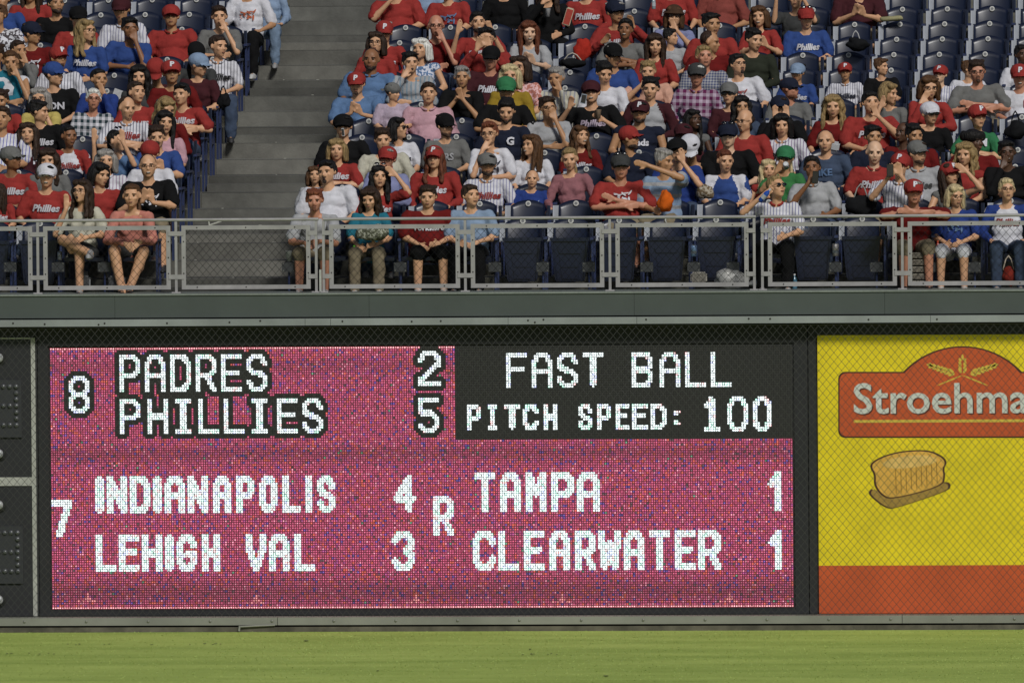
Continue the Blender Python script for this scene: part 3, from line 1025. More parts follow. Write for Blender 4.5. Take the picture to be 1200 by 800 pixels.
# pose: lean, then per side (elbow, wrist, hand direction); side -1 is the left of the picture
L_, R_s = -1, 1
P = {
    'lap': (0, ((-.25, -.06, .64), (-.10, -.27, .57), (.7, -.6, -.3)), ((.25, -.06, .64), (.10, -.27, .58), (-.7, -.6, -.3))),
    'down': (0, ((-.27, -.02, .63), (-.20, -.28, .57), (.1, -1, -.2)), ((.27, -.02, .63), (.20, -.28, .57), (-.1, -1, -.2))),
    'knees': (.35, ((-.24, -.38, .60), (-.08, -.56, .60), (.7, -.5, -.5)), ((.24, -.38, .60), (.08, -.56, .62), (-.7, -.5, -.5))),
    'clap': (.06, ((-.24, -.18, .66), (-.05, -.35, .76), (.35, -.35, 1)), ((.24, -.18, .66), (.07, -.35, .74), (-.35, -.35, 1))),
    'clapw': (0, ((-.30, -.14, .74), (-.24, -.24, .98), (.2, -.1, 1)), ((.26, -.18, .74), (.16, -.30, .98), (-.3, -.1, 1))),
    'clasp': (.10, ((-.22, -.28, .62), (-.04, -.28, .82), (.5, 0, 1)), ((.22, -.28, .62), (.04, -.29, .82), (-.5, 0, 1))),
    'chin': (.08, ((-.24, -.12, .64), (-.02, -.26, .64), (1, -.1, .1)), ((.19, -.28, .68), (.08, -.22, .93), (-.45, .2, .9))),
    'cross': (0, ((-.28, -.12, .68), (.06, -.25, .68), (1, .1, .1)), ((.28, -.12, .67), (-.08, -.22, .74), (-1, .15, .2))),
    'up': (0, ((-.24, -.20, .84), (-.22, -.26, 1.10), (.1, 0, 1)), ((.24, -.20, .84), (.13, -.26, 1.08), (-.1, 0, 1))),
    'headh': (0, ((-.25, -.06, .64), (-.10, -.27, .57), (.7, -.6, -.3)), ((.33, -.14, .92), (.17, -.12, 1.14), (-.8, .1, .6))),
    'phone': (.05, ((-.24, -.24, .76), (-.07, -.34, .98), (.3, 0, 1)), ((.22, -.26, .76), (.07, -.34, 1.0), (-.3, 0, 1))),
    'drink': (0, ((-.34, -.22, .84), (-.15, -.28, 1.01), (.8, .1, .5)), ((.25, -.08, .64), (.12, -.27, .60), (-.7, -.6, -.2))),
    'sip': (0, ((-.24, -.20, .74), (-.06, -.27, .95), (.5, .0, .9)), ((.25, -.08, .64), (.12, -.27, .60), (-.7, -.6, -.2))),
    'cup': (0, ((-.34, -.10, .74), (-.24, -.26, .94), (.3, -.3, 1)), ((.30, -.18, .62), (.14, -.30, .78), (-.7, -.2, .5))),
    'face': (.06, ((-.22, -.26, .74), (-.07, -.24, .98), (.1, .1, 1)), ((.22, -.26, .74), (.07, -.24, .98), (-.1, .1, 1))),
    'palm': (.0, ((-.25, -.06, .64), (-.10, -.27, .57), (.7, -.6, -.3)), ((.21, -.24, .74), (.06, -.22, .98), (-.1, .0, 1))),
    'point': (0, ((-.25, -.06, .64), (-.08, -.26, .60), (.7, -.6, -.3)), ((.22, -.30, .93), (-.12, -.36, 1.06), (-1, -.1, .25))),
    'rail': (.42, ((-.30, -.42, .82), (.05, -.55, .86), (1, .0, .0)), ((.30, -.42, .82), (-.06, -.53, .88), (-1, .0, .0))),
    'legx': (.12, ((-.27, -.14, .66), (-.16, -.18, .92), (.2, .1, 1)), ((.25, -.10, .64), (.10, -.32, .60), (-.7, -.6, -.3))),
    'bend': (.55, ((-.22, -.42, .64), (-.05, -.55, .62), (.7, -.5, -.5)), ((.22, -.42, .64), (.05, -.55, .64), (-.7, -.5, -.5))),
}
HIPZ = .46


def lean_pt(a, h, f=0):
    return Vector((0, -h * math.sin(a) - f * math.cos(a), HIPZ + h * math.cos(a) - f * math.sin(a)))


def get_pose(p):
    p, v = p.split('#') if '#' in p else (p, '0')
    mir = p.endswith('*')
    q = P[p.rstrip('*')]
    a, l, r = q
    if v != '0' and p not in ('drink', 'sip', 'sip*', 'phone', 'rail'):
        rv = random.Random(p + v)
        j = lambda t, m: tuple(c + rv.uniform(-m, m) for c in t)
        a = a + rv.uniform(-.05, .10)
        l = (j(l[0], .025), j(l[1], .022), j(l[2], .2)); r = (j(r[0], .025), j(r[1], .022), j(r[2], .2))
    if mir:
        fl = lambda t: (-t[0], t[1], t[2])
        l, r = tuple(fl(t) for t in r), tuple(fl(t) for t in l)
    return a, (l, r)


WID = {'n': 1.10, 'h': 1.25, 's': .95}


def joints(p, bld):
    a, arms = get_pose(p)
    w = WID[bld]
    sh = lean_pt(a, .440)
    J = dict(a=a, w=w, sh=[Vector((s * .172 * w, sh.y, sh.z - .018)) for s in (-1, 1)], arms=arms, neck=lean_pt(a, .47), head=lean_pt(a * .55, .635, .03) + Vector((0, -.16 * a, -.03 * a)))
    return J


HEADR = {}


def head_matrix(J, yaw, pitch=0., tilt=0.):
    return Matrix.Translation(J['head']) @ Matrix.Rotation(math.radians(yaw), 4, 'Z') @ Matrix.Rotation(math.radians(pitch), 4, 'X') @ Matrix.Diagonal((1.17, 1.06, 1.0, 1))


def add_head(mb, M, bld):
    T = MB()
    j = 1.08 if bld == 'h' else (.94 if bld == 's' else 1.0)
    T.ell((0, .014, .030), (.074, .094, .098))
    T.ell((0, -.022, -.035), (.060 * j, .066, .078))
    T.ell((0, -.058, -.092), (.028 * j, .026, .022))
    T.ell((0, -.01, -.062), (.056 * j, .058, .045))
    T.capsule((0, -.082, .012), (0, -.100, -.022), .008, .0125, n=8)
    T.ell((0, -.093, -.027), (.018, .012, .009), n=8, k=6)
    for s in (-1, 1):
        T.ell((s * .030, -.070, .032), (.027, .016, .011), n=8, k=6)
        T.ell((s * .037, -.062, -.022), (.024, .022, .020), n=8, k=6)
        T.ell((s * .078, .004, .0), (.010, .019, .030), n=8, k=6)
    T.ell((0, -.081, -.056), (.024, .014, .008), n=8, k=6)
    T.ell((0, -.079, -.070), (.020, .014, .008), n=8, k=6)
    mb.add([M @ Vector(p) for p in T.v], T.f)


def add_hand(mb, w, d, side, curl=.5):
    w, d = Vector(w), Vector(d).normalized()
    up_ = Vector((0, -1, 0)) if abs(d.y) < .8 else Vector((0, 0, 1))
    b = d.cross(up_).normalized()
    n = b.cross(d).normalized()
    for t in (-1.4, -.45, .5, 1.45):
        mb.capsule(w + b * t * .008, w + d * .075 + b * t * .0165, .016, .0125, n=7, k=2)
    for t, L in zip((-1.5, -.5, .5, 1.5), (.036, .044, .041, .030)):
        p0 = w + d * .082 + b * t * .0175
        p1 = p0 + (d + b * t * .06 + n * curl * .35).normalized() * L
        p2 = p1 + (d * .8 + n * curl * .9).normalized() * L * .85
        mb.capsule(p0, p1, .0105, .0095, n=6, k=2)
        mb.capsule(p1, p2, .0095, .008, n=6, k=2)
    s = -1 if b.x * side > 0 else 1
    q0 = w + d * .02 + b * s * .018
    q1 = q0 + (d * .7 + b * s * .75 + n * .3).normalized() * .045
    mb.capsule(q0, q1, .013, .011, n=6, k=2)
    mb.capsule(q1, q1 + (d * .95 + b * s * .2 + n * .3).normalized() * .032, .011, .009, n=6, k=2)


LEGS = {'std': (((-.09, -.02, .45), (-.135, -.46, .49), (-.14, -.47, .07)), ((.09, -.02, .45), (.135, -.46, .49), (.14, -.47, .07))),
        'cross': (((-.09, -.02, .45), (.02, -.44, .50), (.03, -.50, .07)), ((.09, -.02, .45), (-.17, -.42, .60), (.16, -.56, .46))),
        'lean': (((-.09, -.02, .45), (-.18, -.46, .50), (-.10, -.52, .07)), ((.09, -.02, .45), (.12, -.46, .49), (-.03, -.54, .08)))}


def body_mb(p, bld, yaw, pit, leg):
    J = joints(p, bld)
    a, w = J['a'], J['w']
    mb = MB()
    R = Matrix.Rotation(a, 3, 'X')
    for h, rx_, ry, rz_ in ((.02, .145, .10, .10), (.16, .125, .085, .12), (.30, .150, .098, .14), (.38, .135, .075, .07)):
        mb.ell(lean_pt(a, h), (rx_ * w * .93, ry * .9 * (w ** .7), rz_), R)
    for s in (0, 1):
        mb.capsule(lean_pt(a, .44) + Vector(((-1, 1)[s] * .03, 0, 0)), J['sh'][s] + Vector(((1, -1)[s] * .02, 0, -.012)), .045, .042, n=8)
        e, wr, d = (Vector(t) for t in J['arms'][s])
        if s == 0: e.x *= w ** .6
        else: e.x *= w ** .6
        mb.capsule(J['sh'][s], e, .046 * w ** .8, .037 * w ** .6, n=9)
        mb.capsule(e, wr, .038 * w ** .6, .024, n=9)
        mb.ell(e + (wr - e) * .22, (.038, .038, .05), n=8, k=6)
        add_hand(mb, wr, d, (-1, 1)[s], .5 if p.split('#')[0].rstrip('*') not in ('clap', 'clapw', 'up', 'palm') else .15)
    nk = .056 if bld != 's' else .047
    mb.capsule(lean_pt(a, .40), J['head'] + Vector((0, .02, -.04)), nk * (1.15 if bld == 'h' else 1), nk, n=10)
    mb.capsule(lean_pt(a, .44) + Vector((-.07, .01, 0)), lean_pt(a, .44) + Vector((.07, .01, 0)), .045, .045, n=8)
    add_head(mb, head_matrix(J, yaw, pit), bld)
    for hp, kn, an in LEGS[leg]:
        mb.capsule(hp, kn, .078 * w ** .8, .055 * w ** .5, n=10)
        mb.capsule(kn, an, .060, .041, n=10)
        k_, a_ = Vector(kn), Vector(an)
        mb.ell(k_ + (a_ - k_) * .3 + Vector((0, .025, 0)), (.058, .06, .11), n=9, k=7)
        mb.capsule(a_ + Vector((0, .02, -.02)), a_ + Vector((0, -.10, -.035)), .034, .028, n=8)
    return mb


def torso_mb(p, bld, top=True):
    J = joints(p, bld)
    a, w = J['a'], J['w']
    mb = MB()
    R = Matrix.Rotation(a, 3, 'X')
    for h, rx_, ry, rz_ in ((.00, .178, .125, .10), (.08, .175, .122, .12), (.20, .168, .116, .14), (.31, .172, .112, .13), (.37, .158, .092, .072)):
        mb.ell(lean_pt(a, h), (rx_ * w, ry * w ** .7, rz_), R, n=18, k=11)
    if bld == 'h':
        mb.ell(lean_pt(a, .12, .07), (.19, .15, .17), R)
    if bld == 's':
        for s in (-1, 1):
            mb.ell(lean_pt(a, .29, .075) + Vector((s * .060, 0, 0)), (.060, .040, .060))
    for s in (0, 1):
        mb.capsule(lean_pt(a, .432) + Vector(((-1, 1)[s] * .045, .01, 0)), J['sh'][s] + Vector((0, 0, -.006)), .050, .060 * w ** .6, n=10)
    return mb, J


def shirt_mb(p, bld, sl):
    mb, J = torso_mb(p, bld)
    w = J['w']
    for s in (0, 1):
        e, wr, d = (Vector(t) for t in J['arms'][s])
        e.x *= w ** .6
        sh = J['sh'][s]
        if sl == 't':
            mb.capsule(sh, sh + (e - sh) * .80, .060 * w ** .8, .068 * w ** .8, n=11)
        elif sl == 'l':
            mb.capsule(sh, e, .060 * w ** .8, .052 * w ** .6, n=11)
            mb.capsule(e, e + (wr - e) * .90, .052 * w ** .6, .037, n=11)
    return mb


def short_mb(bld, leg, full):
    w = WID[bld]
    mb = MB()
    mb.ell((0, .0, .47), (.168 * w, .125 * w ** .5, .11))
    for hp, kn, an in LEGS[leg]:
        hp, kn, an = Vector(hp), Vector(kn), Vector(an)
        if full == 2:
            mb.capsule(hp, kn, .096 * w ** .8, .078 * w ** .5, n=10)
            mb.capsule(kn, kn + (an - kn) * .5, .076 * w ** .5, .074, n=10)
            mb.capsule(kn + (an - kn) * .5, kn + (an - kn) * .95, .074, .060, n=10)
        elif full == 1:
            mb.capsule(hp, kn, .094 * w ** .8, .076 * w ** .5, n=10)
            mb.capsule(kn, kn + (an - kn) * .12, .074 * w ** .5, .070, n=10)
        else:
            mb.capsule(hp, hp + (kn - hp) * .70, .094 * w ** .8, .080, n=10)
    return mb


def shoes_mb(leg, side):
    mb = MB()
    for hp, kn, an in LEGS[leg][side:side + 1]:
        a = Vector(an)
        z = -.035 if a.z < .2 else -.02
        mb.capsule(a + Vector((0, .035, z)), a + Vector((0, -.13, z - .008)), .040, .036, n=10)
        mb.ell(a + Vector((0, -.06, z - .022)), (.044, .135, .016))
        mb.ell(a + Vector((0, .0, z + .03)), (.040, .05, .035))
    return mb


def hair_mb(st, rs):
    mb = MB()
    rnd = random.Random(rs)
    if st == 'lo':
        for q in range(7):
            x = rnd.uniform(-.085, .085)
            mb.capsule((x, .07, .03), (x * 1.25, .075, -.30 * rnd.uniform(.6, 1.05)), .026, .012, n=7, k=2)
    if st == 'bz':
        mb.ell((0, .030, .040), (.0775, .088, .096))
    elif st == 'bd':
        for s in (-1, 1):
            mb.ell((s * .052, .035, .012), (.030, .065, .045))
        mb.ell((0, .085, .0), (.06, .028, .05))
    elif st in ('sh', 'sw'):
        mb.ell((0, .026, .049), (.083, .096, .095))
        mb.ell((0, -.032, .095), (.060, .050, .032))
        for s in (-1, 1):
            mb.ell((s * .068, .022, .015), (.019, .045, .045))
        for i in range(10):
            mb.ell((rnd.uniform(-.06, .06), rnd.uniform(-.06, .08), rnd.uniform(.098, .118)), (.026, .032, .016))
    elif st in ('lo', 'cu', 'bo', 'fr', 'af'):
        mb.ell((0, .026, .047), (.089, .100, .099))
        mb.ell((-.034, -.036, .094), (.048, .042, .034))
        mb.ell((.026, -.038, .096), (.050, .042, .028))
        L = {'lo': -.30, 'cu': -.25, 'bo': -.12, 'fr': -.08, 'af': -.02}[st]
        n = 17
        for i in range(n):
            t = math.radians(-75 + 330 * i / (n - 1) - 15)
            if st == 'af':
                mb.ell((.085 * math.cos(t), .03 + .085 * math.sin(t), .06), (.04, .04, .06))
                continue
            x, y = .080 * math.cos(t), .022 + .080 * math.sin(t)
            if y < -.025:
                continue
            zb_ = L * rnd.uniform(.92, 1.06)
            bell = 1.16 if st != 'lo' else 1.02
            e = (x * bell, max(y * .95, -.045) + (.02 if y > 0 else -.035 if st in ('lo', 'cu') else 0), zb_)
            if st == 'cu':
                p = Vector((x, y, .05))
                for q in range(6):
                    f = (q + 1) / 6
                    c = Vector((x, y, .05)).lerp(Vector(e), f) + Vector((rnd.uniform(-.014, .014), rnd.uniform(-.012, .012), 0))
                    mb.capsule(p, c, .024, .026, n=7, k=2)
                    p = c
            else:
                mid = (x * 1.13, y * 1.05, -.03)
                mb.capsule((x, y, .05), mid, .026, .029, n=7, k=2)
                mb.capsule(mid, e, .029, .021 if st == 'lo' else .024, n=7, k=2)
    elif st in ('pt', 'bu'):
        mb.ell((0, .028, .045), (.081, .094, .095))
        mb.ell((0, -.030, .094), (.058, .042, .028))
        if st == 'bu':
            mb.ell((0, .105, .075), (.042, .038, .04))
        else:
            mb.capsule((0, .10, .06), (.03, .14, -.06), .032, .028)
            mb.capsule((.03, .14, -.06), (.05, .12, -.20), .028, .012)
    return mb


def cap_mb(back=False, brim=True, dome=True, bucket=False):
    mb = MB()
    if dome:
        mb.ell((0, .012, .056), (.096, .115, .096), n=18, k=12)
    if bucket:
        mb.ell((0, .01, .045), (.125, .14, .014), n=18)
    elif brim:
        T = MB()
        n = 9
        v = []
        for zo in (0, -.007):
            for i in range(n):
                u = -1 + 2 * i / (n - 1)
                x = u * .072
                yb = -.080 + .025 * u * u
                yf = -.172 + .070 * u * u
                dz = -.020 * u * u
                v += [(x, yb, .055 + dz + zo), (x, yf, .034 + dz * 1.3 + zo)]
        o = 2 * n
        f = []
        for i in range(n - 1):
            a = 2 * i
            f += [(a, a + 1, a + 3, a + 2), (o + a, o + a + 2, o + a + 3, o + a + 1), (a + 1, o + a + 1, o + a + 3, a + 3), (a, a + 2, o + a + 2, o + a)]
        f += [(0, o, o + 1, 1), (o - 2, o - 1, 2 * o - 1, 2 * o - 2)]
        T.add(v, f)
        if back:
            T.v = [(-x, -y + .02, z) for x, y, z in T.v]
        mb.add(T.v, T.f)
    return mb


# ------------------------------------------------------------------ remeshing in one batch
JOBS = {}


def want(key, mb, vox, smooth_n, dec, disp=0.):
    if key in JOBS:
        return
    me = mb.mesh('raw')
    o = bpy.data.objects.new('raw', me)
    r = o.modifiers.new('r', 'REMESH'); r.mode = 'VOXEL'; r.voxel_size = vox; r.use_smooth_shade = True
    if disp:
        d = o.modifiers.new('d', 'DISPLACE'); d.texture = FOLD; d.strength = disp; d.mid_level = .5
        d.texture_coords = 'LOCAL'
    if smooth_n:
        s = o.modifiers.new('s', 'SMOOTH'); s.iterations = smooth_n; s.factor = .5
    if dec < 1:
        q = o.modifiers.new('q', 'DECIMATE'); q.ratio = dec
    JOBS[key] = o


FOLD = bpy.data.textures.new('fold', 'CLOUDS')
FOLD.noise_scale = .075
FOLD.noise_depth = 1


def run_jobs():
    for o in JOBS.values():
        col.objects.link(o)
    dg = bpy.context.evaluated_depsgraph_get()
    out = {}
    for key, o in JOBS.items():
        me = bpy.data.meshes.new_from_object(o.evaluated_get(dg))
        me.polygons.foreach_set('use_smooth', [True] * len(me.polygons))
        me.name = key[0]
        out[key] = me
    for o in list(JOBS.values()):
        raw = o.data
        bpy.data.objects.remove(o)
        bpy.data.meshes.remove(raw)
    return out


